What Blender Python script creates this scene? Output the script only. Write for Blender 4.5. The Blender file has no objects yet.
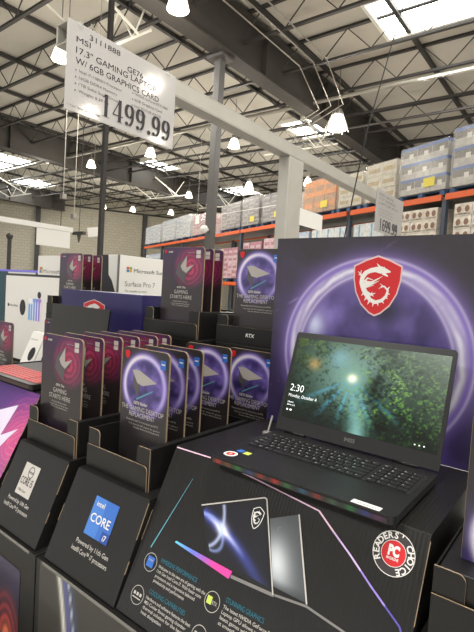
import bpy, math, random
import numpy as np
from mathutils import Vector, Matrix
random.seed(7); rng = np.random.RandomState(11)
S = bpy.context.scene; COL = S.collection; R = math.radians

def lin(c):
    return tuple(((v/255)/12.92 if v/255 <= .04045 else ((v/255+.055)/1.055)**2.4) for v in c)

# ---------------------------------------------------------------- camera
cam_d = bpy.data.cameras.new('camera'); cam = bpy.data.objects.new('camera', cam_d); COL.objects.link(cam)
CP = Vector((.6364, -1.0518, 1.4941)); yaw, pitch, roll, FPX = R(37.6116), R(-2.9583), R(3.5573), 467.31
fw = Vector((-math.sin(yaw)*math.cos(pitch), math.cos(yaw)*math.cos(pitch), math.sin(pitch)))
rt = Vector((math.cos(yaw), math.sin(yaw), 0)); up = rt.cross(fw)
r2 = math.cos(roll)*rt + math.sin(roll)*up; u2 = -math.sin(roll)*rt + math.cos(roll)*up
M4 = Matrix((r2, u2, -fw)).transposed().to_4x4(); M4.translation = CP
cam.matrix_world = M4
cam_d.sensor_fit = 'VERTICAL'; cam_d.sensor_height = 36; cam_d.lens = 36*FPX/632; cam_d.clip_start = .02; cam_d.clip_end = 300
S.camera = cam
# ---------------------------------------------------------------- world, light, exposure
W = bpy.data.worlds.new('world'); S.world = W; W.use_nodes = True
W.node_tree.nodes['Background'].inputs[0].default_value = (1.0, .985, .965, 1)
W.node_tree.nodes['Background'].inputs[1].default_value = 1.05
S.view_settings.view_transform = 'Standard'; S.view_settings.look = 'None'; S.view_settings.gamma = 1
S.view_settings.use_curve_mapping = False; S.view_settings.exposure = 0.22
def area(name, loc, sx, sy, power, col=(1, .97, .93), rot=(0, 0, 0)):
    l = bpy.data.lights.new(name, 'AREA'); l.shape = 'RECTANGLE'; l.size = sx; l.size_y = sy; l.energy = power; l.color = col
    o = bpy.data.objects.new(name, l); o.location = loc; o.rotation_euler = rot; COL.objects.link(o); return o
for i, (x, y) in enumerate([(1, 0), (12, -2), (-9, 6), (-3, -6), (6, -5), (-10, 15), (-20, 9), (-2, 11)]):
    area('daylight_fill', (x, y, 6.85), 2.4, 1.5, 330)  # added area lights standing in for skylight daylight, no skylight built above them

# ---------------------------------------------------------------- materials
def mat(name, rgb, rough=.5, metal=0, emit=0, noise=0, nscale=40, spec=.5, alpha=1, bump=0, coat=0, stretch=(1, 1, 1)):
    m = bpy.data.materials.new(name); m.use_nodes = True; nt = m.node_tree; b = nt.nodes['Principled BSDF']
    c = lin(rgb); b.inputs['Base Color'].default_value = (*c, 1); b.inputs['Roughness'].default_value = rough
    b.inputs['Metallic'].default_value = metal; b.inputs['Specular IOR Level'].default_value = spec
    b.inputs['Coat Weight'].default_value = coat; b.inputs['Coat Roughness'].default_value = .08
    if alpha < 1: b.inputs['Alpha'].default_value = alpha
    if emit: b.inputs['Emission Color'].default_value = (*c, 1); b.inputs['Emission Strength'].default_value = emit
    if noise or bump:
        tc = nt.nodes.new('ShaderNodeTexCoord'); mp = nt.nodes.new('ShaderNodeMapping'); mp.inputs['Scale'].default_value = stretch
        nz = nt.nodes.new('ShaderNodeTexNoise'); nz.inputs['Scale'].default_value = nscale; nz.inputs['Detail'].default_value = 4
        nt.links.new(tc.outputs['Object'], mp.inputs[0]); nt.links.new(mp.outputs[0], nz.inputs['Vector'])
        if noise:
            rp = nt.nodes.new('ShaderNodeMapRange'); rp.inputs[1].default_value = .3; rp.inputs[2].default_value = .7
            rp.inputs[3].default_value = 1-noise; rp.inputs[4].default_value = 1+noise
            mx = nt.nodes.new('ShaderNodeVectorMath'); mx.operation = 'SCALE'; mx.inputs[0].default_value = c
            nt.links.new(nz.outputs[0], rp.inputs[0]); nt.links.new(rp.outputs[0], mx.inputs['Scale']); nt.links.new(mx.outputs[0], b.inputs['Base Color'])
        if bump:
            bp = nt.nodes.new('ShaderNodeBump'); bp.inputs['Strength'].default_value = bump; bp.inputs['Distance'].default_value = .01
            nt.links.new(nz.outputs[0], bp.inputs['Height']); nt.links.new(bp.outputs[0], b.inputs['Normal'])
    return m
def corr_mat():
    m = mat('black_corrugated', (25, 24, 23), .32, noise=.1, nscale=10, spec=.45); nt = m.node_tree; b = nt.nodes['Principled BSDF']
    tc = nt.nodes.new('ShaderNodeTexCoord'); wv = nt.nodes.new('ShaderNodeTexWave'); wv.wave_type = 'BANDS'; wv.bands_direction = 'X'; wv.inputs['Scale'].default_value = 42; wv.inputs['Distortion'].default_value = .3
    bp = nt.nodes.new('ShaderNodeBump'); bp.inputs['Strength'].default_value = .12; bp.inputs['Distance'].default_value = .004
    nt.links.new(tc.outputs['Object'], wv.inputs['Vector']); nt.links.new(wv.outputs['Fac'], bp.inputs['Height']); nt.links.new(bp.outputs[0], b.inputs['Normal']); return m
def attr_mat(name, rough=.35, emit=0, spec=.5, coat=0):
    m = bpy.data.materials.new(name); m.use_nodes = True; nt = m.node_tree; b = nt.nodes['Principled BSDF']
    a = nt.nodes.new('ShaderNodeAttribute'); a.attribute_name = 'Col'
    b.inputs['Roughness'].default_value = rough; b.inputs['Specular IOR Level'].default_value = spec; b.inputs['Coat Weight'].default_value = coat
    if emit:
        b.inputs['Base Color'].default_value = (.01, .01, .01, 1); nt.links.new(a.outputs['Color'], b.inputs['Emission Color']); b.inputs['Emission Strength'].default_value = emit
    else: nt.links.new(a.outputs['Color'], b.inputs['Base Color'])
    return m
def brick_mat(name, c1, c2, mortar, bw, rh, axes='xz', ms=.012, rough=.8):
    m = bpy.data.materials.new(name); m.use_nodes = True; nt = m.node_tree; b = nt.nodes['Principled BSDF']
    tc = nt.nodes.new('ShaderNodeTexCoord'); sp = nt.nodes.new('ShaderNodeSeparateXYZ'); cb = nt.nodes.new('ShaderNodeCombineXYZ')
    nt.links.new(tc.outputs['Object'], sp.inputs[0]); nt.links.new(sp.outputs[axes[0].upper()], cb.inputs[0]); nt.links.new(sp.outputs[axes[1].upper()], cb.inputs[1])
    br = nt.nodes.new('ShaderNodeTexBrick'); br.inputs['Color1'].default_value = (*lin(c1), 1); br.inputs['Color2'].default_value = (*lin(c2), 1); br.inputs['Mortar'].default_value = (*lin(mortar), 1)
    br.inputs['Scale'].default_value = 1; br.inputs['Brick Width'].default_value = bw; br.inputs['Row Height'].default_value = rh; br.inputs['Mortar Size'].default_value = ms
    nt.links.new(cb.outputs[0], br.inputs['Vector']); nt.links.new(br.outputs['Color'], b.inputs['Base Color']); b.inputs['Roughness'].default_value = rough
    return m
K = dict(
    black=mat('black_cardboard', (24, 23, 22), .38, noise=.12, nscale=14, bump=.04, spec=.4),
    blackin=mat('black_cardboard_inside', (18, 17, 16), .6),
    tan=mat('cut_cardboard_edge', (140, 122, 98), .8), tape=mat('clear_tape', (120, 118, 112), .2),
    navy=mat('navy_print', (42, 36, 88), .4, noise=.12, nscale=8),
    white=mat('white_board', (228, 226, 220), .45), whiteprint=mat('white_ink', (226, 224, 220), .6),
    whitetext=mat('white_ink_soft', (190, 186, 180), .6), grey=mat('grey_ink', (120, 118, 116), .6), dark=mat('dark_ink', (52, 46, 48), .6),
    red=mat('red_print', (196, 26, 34), .4), pinkgrey=mat('shield_rim', (214, 186, 186), .5), teal=mat('teal_ink', (40, 112, 132), .6),
    intel=mat('blue_badge', (52, 104, 186), .35), intel2=mat('blue_badge_light', (66, 120, 198), .35), intel3=mat('blue_badge_dark', (34, 70, 150), .35),
    cyan=mat('cyan_line', (90, 156, 174), .5), lilac=mat('lilac_line', (214, 176, 214), .5), violet=mat('violet_line', (104, 92, 190), .5),
    lime=mat('lime_ink', (190, 208, 90), .5), lavender=mat('lavender_print', (214, 206, 226), .5), orange=mat('orange_beam', (214, 92, 34), .45),
    laptop=mat('laptop_black', (34, 34, 35), .38, metal=.35, noise=.05, nscale=300), key=mat('key_black', (20, 20, 21), .5),
    keylit=mat('key_legend', (150, 154, 154), .5, emit=.12), bezel=mat('bezel_black', (26, 27, 28), .32), glassblk=mat('screen_off', (30, 27, 22), .38),
    steel=mat('painted_rail', (176, 173, 164), .45, metal=.1, noise=.05, nscale=9), steelin=mat('rail_inside', (44, 40, 36), .8),
    dsteel=mat('dark_truss_steel', (54, 51, 49), .6), girder=mat('girder_paint', (58, 54, 50), .6, noise=.1, nscale=1.2), lsteel=mat('pale_conduit', (150, 146, 136), .4, metal=.3),
    column=mat('column_paint', (84, 82, 80), .5, noise=.06, nscale=3), deck=mat('roof_deck', (188, 183, 172), .8, noise=.07, nscale=.8),
    lamp=mat('lamp_shade_glow', (255, 250, 236), .3, emit=2.2), lampcap=mat('lamp_housing', (120, 116, 108), .5), skyl=mat('skylight_glow', (255, 255, 250), .5, emit=9),
    curb=mat('skylight_curb', (226, 224, 214), .5), floor=mat('concrete_floor', (190, 188, 182), .5, noise=.08, nscale=1.5),
    sign=mat('sign_card', (176, 173, 170), .5, coat=.35), signink=mat('sign_ink', (52, 48, 52), .6), signgrey=mat('sign_small_ink', (104, 100, 102), .6),
    pallet=mat('blue_pallet_wood', (58, 88, 122), .7, noise=.2, nscale=6), rackup=mat('rack_upright', (62, 70, 84), .5),
    wrap=mat('clear_stretch_wrap', (226, 224, 216), .16, alpha=.26, bump=.5, nscale=7), wood=mat('table_skirt', (60, 56, 52), .6),
    yellow=mat('yellow_tag', (224, 206, 84), .6), blueband=mat('blue_tray_band', (60, 104, 178), .5),
    cable=mat('black_cable', (30, 28, 28), .5), metal=mat('clamp_metal', (190, 188, 180), .3, metal=.8), ms1=mat('tile_red', (210, 84, 48), .5), ms2=mat('tile_green', (130, 160, 60), .5),
    ms3=mat('tile_blue', (60, 130, 190), .5), ms4=mat('tile_amber', (220, 170, 50), .5), redkey=mat('red_lit_key', (176, 70, 70), .5, emit=.12),
    intelgrey=mat('dim_logo', (84, 84, 84), .5), photo=mat('dark_device_print', (40, 40, 44), .5), lightstrip=mat('lit_shelf_strip', (110, 104, 190), .5, emit=.35), teal2=mat('teal_panel', (20, 70, 80), .4))
K['art'] = attr_mat('printed_art', .34, coat=.15); K['screen'] = attr_mat('lit_screen', .18, emit=1.1); K['bar'] = attr_mat('light_bar', .3, emit=.6)
K['corr'] = corr_mat()
K['cmu'] = brick_mat('concrete_block_wall', (180, 174, 158), (173, 167, 151), (156, 150, 136), .4, .2, 'xz', .014)

# ---------------------------------------------------------------- mesh helpers
class MB:
    def __init__(s): s.v = []; s.f = []; s.m = []
    def add(s, vs, fs, mi=0):
        n = len(s.v); s.v += [tuple(v) for v in vs]; s.f += [tuple(n+i for i in f) for f in fs]; s.m += [mi]*len(fs); return s
    def box(s, x0, x1, y0, y1, z0, z1, mi=0, T=None):
        vs = [(x, y, z) for x in (x0, x1) for y in (y0, y1) for z in (z0, z1)]
        if T: vs = [tuple(T @ Vector(v)) for v in vs]
        return s.add(vs, [(0, 1, 3, 2), (4, 6, 7, 5), (0, 4, 5, 1), (2, 3, 7, 6), (0, 2, 6, 4), (1, 5, 7, 3)], mi)
    def prism(s, prof, x0, x1, mi=0, rim=None):
        # profile in (y,z), extruded along x
        n = len(prof); a = sum(prof[i][0]*prof[(i+1) % n][1]-prof[(i+1) % n][0]*prof[i][1] for i in range(n))
        if a < 0: prof = prof[::-1]
        vs = [(x0, *p) for p in prof]+[(x1, *p) for p in prof]
        s.add(vs, [tuple(range(n))[::-1], tuple(range(n, 2*n))], mi)
        s.add(vs, [(i, (i+1) % n, n+(i+1) % n, n+i) for i in range(n)], mi if rim is None else rim); return s
    def sheet(s, pts, O, U, V, t, mi=0, rim=1):
        # flat outline pts (u,v) with thickness t backwards along -N
        O = Vector(O); U = Vector(U).normalized(); V = Vector(V).normalized(); N = U.cross(V); n = len(pts)
        a = sum(pts[i][0]*pts[(i+1) % n][1]-pts[(i+1) % n][0]*pts[i][1] for i in range(n))
        if a < 0: pts = pts[::-1]
        F = [O+U*p[0]+V*p[1] for p in pts]; B = [p-N*t for p in F]
        s.add(F+B, [tuple(range(n)), tuple(range(2*n-1, n-1, -1))], mi)
        s.add(F+B, [(i, n+i, n+(i+1) % n, (i+1) % n) for i in range(n)], rim); return s
    def tube(s, a, b, r, n=8, mi=0, r2=None):
        a = Vector(a); b = Vector(b); d = (b-a).normalized(); p = d.orthogonal().normalized(); q = d.cross(p); r2 = r if r2 is None else r2
        vs = [a+(p*math.cos(t)+q*math.sin(t))*r for t in [2*math.pi*i/n for i in range(n)]]+[b+(p*math.cos(t)+q*math.sin(t))*r2 for t in [2*math.pi*i/n for i in range(n)]]
        return s.add(vs, [(i, (i+1) % n, n+(i+1) % n, n+i) for i in range(n)]+[tuple(range(n))[::-1], tuple(range(n, 2*n))], mi)
    def lathe(s, prof, c=(0, 0, 0), n=20, mi=0):
        vs = [(c[0]+r*math.cos(2*math.pi*i/n), c[1]+r*math.sin(2*math.pi*i/n), c[2]+z) for r, z in prof for i in range(n)]; fs = []
        for k in range(len(prof)-1): fs += [(k*n+i, k*n+(i+1) % n, (k+1)*n+(i+1) % n, (k+1)*n+i) for i in range(n)]
        return s.add(vs, fs, mi)
    def sph(s, c, r, mi=0, n=12):
        return s.lathe([(max(r*math.sin(math.pi*k/8), 1e-4), r*math.cos(math.pi*k/8)) for k in range(9)], c, n, mi)
    def build(s, name, mats, parent=None, bevel=0, smooth=False):
        me = bpy.data.meshes.new(name); me.from_pydata(s.v, [], s.f)
        mats = mats if isinstance(mats, (list, tuple)) else [mats]
        for k in mats: me.materials.append(K[k] if isinstance(k, str) else k)
        me.polygons.foreach_set('material_index', s.m)
        if smooth: me.polygons.foreach_set('use_smooth', [True]*len(s.f))
        me.update(); o = bpy.data.objects.new(name, me); COL.objects.link(o)
        if parent: o.parent = parent
        if bevel:
            b = o.modifiers.new('bevel', 'BEVEL'); b.width = bevel; b.segments = 2; b.limit_method = 'ANGLE'
        return o
def tag(o, label, cat, group=None, kind=None):
    if label: o['label'] = label
    if cat: o['category'] = cat
    if group: o['group'] = group
    if kind: o['kind'] = kind
    return o
def empty(name, loc, label, cat, group=None, rz=0):
    o = bpy.data.objects.new(name, None); o.location = loc; o.rotation_euler = (0, 0, rz); o.empty_display_size = .05; COL.objects.link(o)
    return tag(o, label, cat, group)
def struct(o): o['kind'] = 'structure'; return o
def copy_tree(o, parent=None):
    c = o.copy(); COL.objects.link(c); c.parent = parent
    for ch in list(o.children): copy_tree(ch, c)
    return c
def rrect(x0, x1, y0, y1, r=.01, corners=(1, 1, 1, 1), n=5):
    out = []
    for (cx, cy, a, k) in ((x1-r, y1-r, 0, 0), (x0+r, y1-r, 90, 1), (x0+r, y0+r, 180, 2), (x1-r, y0+r, 270, 3)):
        if corners[k]: out += [(cx+r*math.cos(R(a+90*i/n)), cy+r*math.sin(R(a+90*i/n))) for i in range(n+1)]
        else: out.append((x1 if k in (0, 3) else x0, y1 if k < 2 else y0))
    return out
class Plane:
    """2-D drawing on a flat face: everything is real geometry a hair above it"""
    def __init__(s, O, U, V): s.O = Vector(O); s.U = Vector(U).normalized(); s.V = Vector(V).normalized(); s.N = s.U.cross(s.V); s.b = MB()
    def P(s, u, v, h): return s.O+s.U*u+s.V*v+s.N*h
    def poly(s, pts, h=.0006, mi=0):
        n = len(pts); a = sum(pts[i][0]*pts[(i+1) % n][1]-pts[(i+1) % n][0]*pts[i][1] for i in range(n))
        if a < 0: pts = pts[::-1]
        s.k = getattr(s, 'k', 0)+1; h += s.k*2.5e-6
        s.b.add([s.P(u, v, h) for u, v in pts], [tuple(range(n))], mi); return s
    def rect(s, u0, u1, v0, v1, h=.0006, mi=0): return s.poly([(u0, v0), (u1, v0), (u1, v1), (u0, v1)], h, mi)
    def ell(s, c, ru, rv, h=.0006, mi=0, n=28): return s.poly([(c[0]+ru*math.cos(2*math.pi*i/n), c[1]+rv*math.sin(2*math.pi*i/n)) for i in range(n)], h, mi)
    def ring(s, c, ru, rv, w, h=.0006, mi=0, n=32):
        vs = []
        for i in range(n):
            t = 2*math.pi*i/n; vs += [s.P(c[0]+ru*math.cos(t), c[1]+rv*math.sin(t), h), s.P(c[0]+(ru-w)*math.cos(t), c[1]+(rv-w)*math.sin(t), h)]
        s.b.add(vs, [(2*i, (2*i+2) % (2*n), (2*i+3) % (2*n), 2*i+1) for i in range(n)], mi); return s
    def stroke(s, pts, ws, h=.0006, mi=0, cap=True):
        if not isinstance(ws, (list, tuple)): ws = [ws]*len(pts)
        for i in range(len(pts)-1):
            a = Vector(pts[i]); b = Vector(pts[i+1]); d = b-a
            if d.length < 1e-9: continue
            n = Vector((-d.y, d.x))/d.length
            s.poly([tuple(a+n*ws[i]/2), tuple(a-n*ws[i]/2), tuple(b-n*ws[i+1]/2), tuple(b+n*ws[i+1]/2)], h, mi)
        if cap:
            for p, w in zip(pts[1:-1], ws[1:-1]): s.ell(p, w/2, w/2, h, mi, 8)
        return s
    def text(s, txt, u, v, hgt=None, width=None, mi=0, h=.0008, align='l', bold=0, rot=0, shear=0):
        vs, fs = text_geo(txt, bold); xs = [p[0] for p in vs]; ys = [p[1] for p in vs]; w = max(xs)-min(xs); x0 = min(xs)
        sy = hgt/.7 if hgt else width/w; sx = width/w if width else sy
        off = 0 if align == 'l' else (w*sx/2 if align == 'c' else w*sx)
        out = []
        for x, y in vs:
            a = (x-x0)*sx-off+shear*y*sy; b = y*sy; out.append(s.P(u+a*math.cos(rot)-b*math.sin(rot), v+a*math.sin(rot)+b*math.cos(rot), h))
        s.b.add(out, fs, mi); return s
    def build(s, name, mats, parent=None): return s.b.build(name, mats, parent)
_tc = {}
def text_geo(txt, bold=0):
    if (txt, bold) in _tc: return _tc[(txt, bold)]
    cu = bpy.data.curves.new('t', 'FONT'); cu.body = txt; cu.size = 1; cu.offset = bold; cu.resolution_u = 3
    ob = bpy.data.objects.new('t', cu); me = bpy.data.meshes.new_from_object(ob)
    r = ([(v.co.x, v.co.y) for v in me.vertices], [tuple(p.vertices) if p.normal.z >= 0 else tuple(reversed(p.vertices)) for p in me.polygons])
    bpy.data.objects.remove(ob); bpy.data.curves.remove(cu); bpy.data.meshes.remove(me); _tc[(txt, bold)] = r; return r
def art_grid(name, O, U, V, w, h, nx, ny, fn, material='art', parent=None, rc=0, hgt=.0004, corners=(1, 1)):
    """a printed sheet whose colours come from fn(x, y) in metres on the sheet; rc rounds the top corners"""
    O = Vector(O); U = Vector(U).normalized(); V = Vector(V).normalized(); N = U.cross(V)
    ys = np.linspace(0, h, ny+1)
    if rc: ys = np.concatenate([np.linspace(0, h-rc, ny-5), h-rc+rc*np.sin(np.linspace(0, np.pi/2, 7))[1:]]); ys = ys[:ny+1]
    ins = np.where(ys > h-rc, rc-np.sqrt(np.maximum(rc*rc-(ys-(h-rc))**2, 0)), 0) if rc else np.zeros_like(ys)
    t = np.linspace(0, 1, nx+1)
    X = ins[:, None]*corners[0]+t[None, :]*(w-ins[:, None]*(corners[0]+corners[1])); Y = np.repeat(ys[:, None], nx+1, 1)
    c = np.clip(fn(X, Y), 0, 1)
    lc = np.where(c <= .04045, c/12.92, ((c+.055)/1.055)**2.4)
    vs = (np.array(O)[None, None]+X[..., None]*np.array(U)+Y[..., None]*np.array(V)+hgt*np.array(N)).reshape(-1, 3)
    n1 = nx+1; fs = [(j*n1+i, j*n1+i+1, (j+1)*n1+i+1, (j+1)*n1+i) for j in range(len(ys)-1) for i in range(nx)]
    me = bpy.data.meshes.new(name); me.from_pydata(vs.tolist(), [], fs); me.materials.append(K[material])
    a = me.color_attributes.new('Col', 'FLOAT_COLOR', 'POINT'); a.data.foreach_set('color', np.concatenate([lc.reshape(-1, 3), np.ones((vs.shape[0], 1))], 1).ravel().astype(np.float32))
    me.update(); o = bpy.data.objects.new(name, me); COL.objects.link(o)
    if parent: o.parent = parent
    return o
# value noise for the printed art
_g = rng.rand(64, 64)
def vnoise(x, y):
    xi = np.floor(x).astype(int); yi = np.floor(y).astype(int); fx = x-xi; fy = y-yi; fx = fx*fx*(3-2*fx); fy = fy*fy*(3-2*fy)
    g = lambda a, b: _g[a % 64, b % 64]
    return (g(xi, yi)*(1-fx)+g(xi+1, yi)*fx)*(1-fy)+(g(xi, yi+1)*(1-fx)+g(xi+1, yi+1)*fx)*fy
def fbm(x, y, o=4): return sum(vnoise(x*2**k+17*k, y*2**k+9*k)/2**(k+1) for k in range(o))/(1-.5**o)
def mixc(a, b, t): return a*(1-t[..., None])+np.array(b)/255*t[..., None]
def full(x, c): return np.zeros(x.shape+(3,))+np.array(c)/255
def gs(x, s): return np.exp(-(x/s)**2)

# ================================================================ THE BUILDING
fl = MB().box(-60, 25, -25, 60, -.2, 0).build('floor', 'floor'); struct(fl)
# roof deck with daylight openings closed by skylights
DZ = 7.7
ce = MB().box(-60, 25, -25, 60, DZ, DZ+.2).build('ceiling', 'deck'); struct(ce)
def wall(name, P, Q, z1, m, th=.3, base=0):
    P = Vector(P); Q = Vector(Q); d = Q-P; o = MB().box(0, d.length, 0, th, base, z1).build(name, m)
    o.location = (P.x, P.y, 0); o.rotation_euler = (0, 0, math.atan2(d.y, d.x)); return struct(o)
wl = wall('wall_left', (-46, -8.9), (-14, 47.9), DZ, 'cmu')
rack_d = Vector((-.9184, .3956, 0)); rack_n = Vector((.3956, .9184, 0)); RB = Vector((-1.12, 7.33, 0))
rack_rz = math.atan2(rack_d.y, rack_d.x)
wall('wall_back', (-16, 48), (24, 31), DZ, 'cmu')
trimn = 0
for k in (1.35, 8.95, 16.5, -7):
    p = Vector((-31.58, 16.69, 0))+Vector((.49, .871, 0))*(k-1.3)+Vector((.871, -.49, 0))*.25
    trimn += 1; o = MB().box(-.16, .16, -.16, .16, 0, 7.0).build('trim_%d' % trimn, 'dsteel'); o.location = (p.x, p.y, 0); o.rotation_euler = (0, 0, 1.06); struct(o)
# horizontal dark angle along the top of the block wall and a ledge line lower down
for z, t in ((6.95, .12),):
    trimn += 1; o = MB().box(0, 55, -.12, 0, z, z+t).build('trim_%d' % trimn, 'dsteel'); o.location = (-46+.05, -8.9-.03, 0); o.rotation_euler = (0, 0, math.atan2(56.8, 32)); struct(o)

# plate girders running in depth
for gi, (gx, y0, y1, lb) in enumerate(((-6.1, -20, 40, 'broad dark plate girder nearest the camera crossing the upper middle of the roof'),
                    (-18.2, -20, 40, 'dark plate girder beyond the price sign, second from the camera'),
                    (-30.3, -14, 18, 'farthest dark girder close to the block wall'))):
    t = empty('roof_girder', (gx, 0, 6.5), lb, 'girder', 'plate girders under the roof')
    MB().box(-.03, .03, y0, y1, .04, 1.06).build('web_plate', 'girder', t)
    MB().box(-.2, .2, y0, y1, 0, .04).build('bottom_flange', 'girder', t)
    MB().box(-.2, .2, y0, y1, 1.06, 1.1).build('top_flange', 'girder', t)
    for k in range(int(y0)+1, int(y1), 3): MB().box(-.17, .17, k, k+.03, .04, 1.06).build('stiffener', 'girder', t)
# open-web joists
t = empty('roof_joist', (0, .7, 7.0), 'dark steel open-web joist spanning left to right under the pale roof deck', 'joist', 'open-web roof joists')
X0, X1 = -44, 12
MB().box(X0, X1, -.04, .04, 0, .055).build('bottom_chord', 'dsteel', t)
MB().box(X0, X1, -.045, .045, .64, .695).build('top_chord', 'dsteel', t)
b = MB(); k = X0
while k < X1-1.2:
    b.tube((k, 0, .65), (k+.6, 0, .05), .014, 4); b.tube((k+.6, 0, .05), (k+1.2, 0, .65), .014, 4); k += 1.2
b.build('web_bars', 'dsteel', t)
ORD = 'first second third fourth fifth sixth seventh eighth ninth tenth eleventh twelfth thirteenth fourteenth fifteenth sixteenth seventeenth eighteenth nineteenth twentieth twenty-first twenty-second twenty-third twenty-fourth twenty-fifth'.split()
t['label'] = 'dark steel open-web roof joist spanning left to right, first one beyond the price sign'
for i in range(1, 24):
    c = copy_tree(t); c.location = (0, .7+1.65*i, 7.0); c['label'] = 'dark steel open-web roof joist spanning left to right, %s one counted away from the camera' % ORD[i]
# purlins in depth right under the deck
p0 = MB().box(-.045, .045, -12, 42, 0, .1).build('roof_purlin', 'dsteel'); p0.location = (4, 0, 7.58); tag(p0, 'thin dark purlin running in depth under the deck, first from the right', 'purlin', 'roof purlins')
for i in range(1, 19):
    c = p0.copy(); COL.objects.link(c); c.location = (4-2.42*i, 0, 7.58); c['label'] = 'thin dark purlin running in depth under the deck, %s counted from the right' % ORD[i]
# sprinkler main, conduits
b = MB().tube((-33, 0, 0), (12, 0, 0), .055, 8); o = b.build('sprinkler_pipe', 'lsteel', smooth=True); o.location = (0, 10.55, 6.86); tag(o, 'pale sprinkler main running across the right half of the roof', 'pipe')
b = MB().tube((-32, 0, 0), (12, 0, 0), .04, 8); o = b.build('sprinkler_pipe', 'dsteel', smooth=True); o.location = (0, 12.4, 6.7); tag(o, 'dark branch pipe just beyond the pale sprinkler main', 'pipe')
for dx, dz, lb in ((0, .0, 'pale conduit beside the nearest girder, closest to its face'), (.35, .02, 'pale conduit beside the nearest girder, second from its face'), (.7, 0, 'pale conduit beside the nearest girder, farthest from its face')):
    b = MB(); pts = [(-5.4+dx, 2.6, 7.0+dz), (-5.4+dx, 8.6, 6.9+dz), (-5.7+dx, 10.2, 6.5+dz), (-7.2+dx, 10.9, 6.35+dz), (-7.4+dx, 16, 6.5+dz)]
    for a, c in zip(pts[:-1], pts[1:]): b.tube(a, c, .015, 6)
    tag(b.build('conduit', 'lsteel', smooth=True), lb, 'conduit', 'conduits by the girder')

# skylights (they give daylight)
def skylight(x0, x1, y0, y1, lb):
    t = empty('skylight', ((x0+x1)/2, (y0+y1)/2, DZ), lb, 'skylight', 'skylights'); a = (x1-x0)/2; c = (y1-y0)/2
    MB().box(-a, a, -c, c, -.03, -.002).build('diffuser', 'skyl', t)
    b = MB(); b.box(-a-.08, -a, -c-.08, c+.08, -.14, -.002); b.box(a, a+.08, -c-.08, c+.08, -.14, -.002); b.box(-a, a, -c-.08, -c, -.14, -.002); b.box(-a, a, c, c+.08, -.14, -.002)
    b.build('curb', 'curb', t)
skylight(-3.7, -.9, 8.25, 9.75, 'large bright skylight at the top right corner of the photo')
skylight(-8.9, -6.9, 13.2, 14.9, 'bright skylight above the wire-caged lamp')
skylight(-27.5, -23.2, 9.9, 11.9, 'bright skylight at the far left edge above the block wall')
skylight(-30, -27.2, 13.4, 15.6, 'bright skylight low over the left lamp near the block wall')
skylight(-19.3, -16.8, 14.3, 16.0, 'bright skylight directly under the big price sign corner')
skylight(-18.6, -16.2, 20.5, 22.5, 'small far skylight above the left end of the racks')
# white bracing tubes hanging round some skylights
def bracing(x, y, z, s, lb):
    b = MB()
    for i in range(2): b.tube((x+i*1.4*s, y, z+.7), (x+.7*s+i*1.4*s, y, z), .02, 5); b.tube((x+.7*s+i*1.4*s, y, z), (x+1.4*s+i*1.4*s, y, z+.7), .02, 5)
    b.tube((x, y, z), (x+2.9*s, y, z), .028, 6); b.tube((x+.35*s, y, z), (x+.35*s, y-1.6, z+.6), .03, 5); b.tube((x+2.4*s, y, z), (x+2.4*s, y-1.6, z+.6), .03, 5)
    tag(b.build('roof_brace', 'curb'), lb, 'bracing', 'white roof braces')
bracing(-19.6, 16.4, 6.3, 1, 'white tube bracing hanging below the skylight under the big sign')
bracing(-8.9, 5.3, 6.6, .7, 'white tube bracing right above the near end of the big price sign')
bracing(-28.6, 13.0, 6.4, 1, 'white tube bracing below the left skylights by the block wall')
bracing(-9.4, 13.0, 6.5, 1, 'white tube bracing below the skylight beside the caged lamp')
bracing(-18.6, 19.6, 6.3, 1, 'white tube bracing above the left end of the racks')

# high-bay lamps
def lamp(x, y, z, lb, cage=False, s=.82):
    t = empty('high_bay_lamp', (x, y, z), lb, 'lamp', 'high-bay lamps')
    MB().lathe([(.04, .30), (.10, .29), (.11, .20), (.10, .16)], n=16).build('housing', 'lampcap', t, smooth=True)
    MB().lathe([(.10, .17), (.135, .14), (.185, 0), (.235, -.17), (.22, -.18), (.001, -.16)], n=20).build('shade', 'lamp', t, smooth=True)
    MB().tube((0, 0, .3), (0, 0, (DZ-z)/s), .012, 6).build('hanger', 'lampcap', t)
    if cage:
        b = MB()
        for k in range(8): a = k*math.pi/4; b.tube((.12*math.cos(a), .12*math.sin(a), .22), (.29*math.cos(a), .29*math.sin(a), -.2), .006, 4)
        b.build('wire_cage', 'curb', t)
    l = bpy.data.lights.new('bulb', 'POINT'); l.energy = 150; l.color = (1, .93, .8); l.shadow_soft_size = .2
    o = bpy.data.objects.new('bulb', l); o.location = (0, 0, -.34); o.parent = t; COL.objects.link(o)
    t.scale = (s, s, s)
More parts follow.
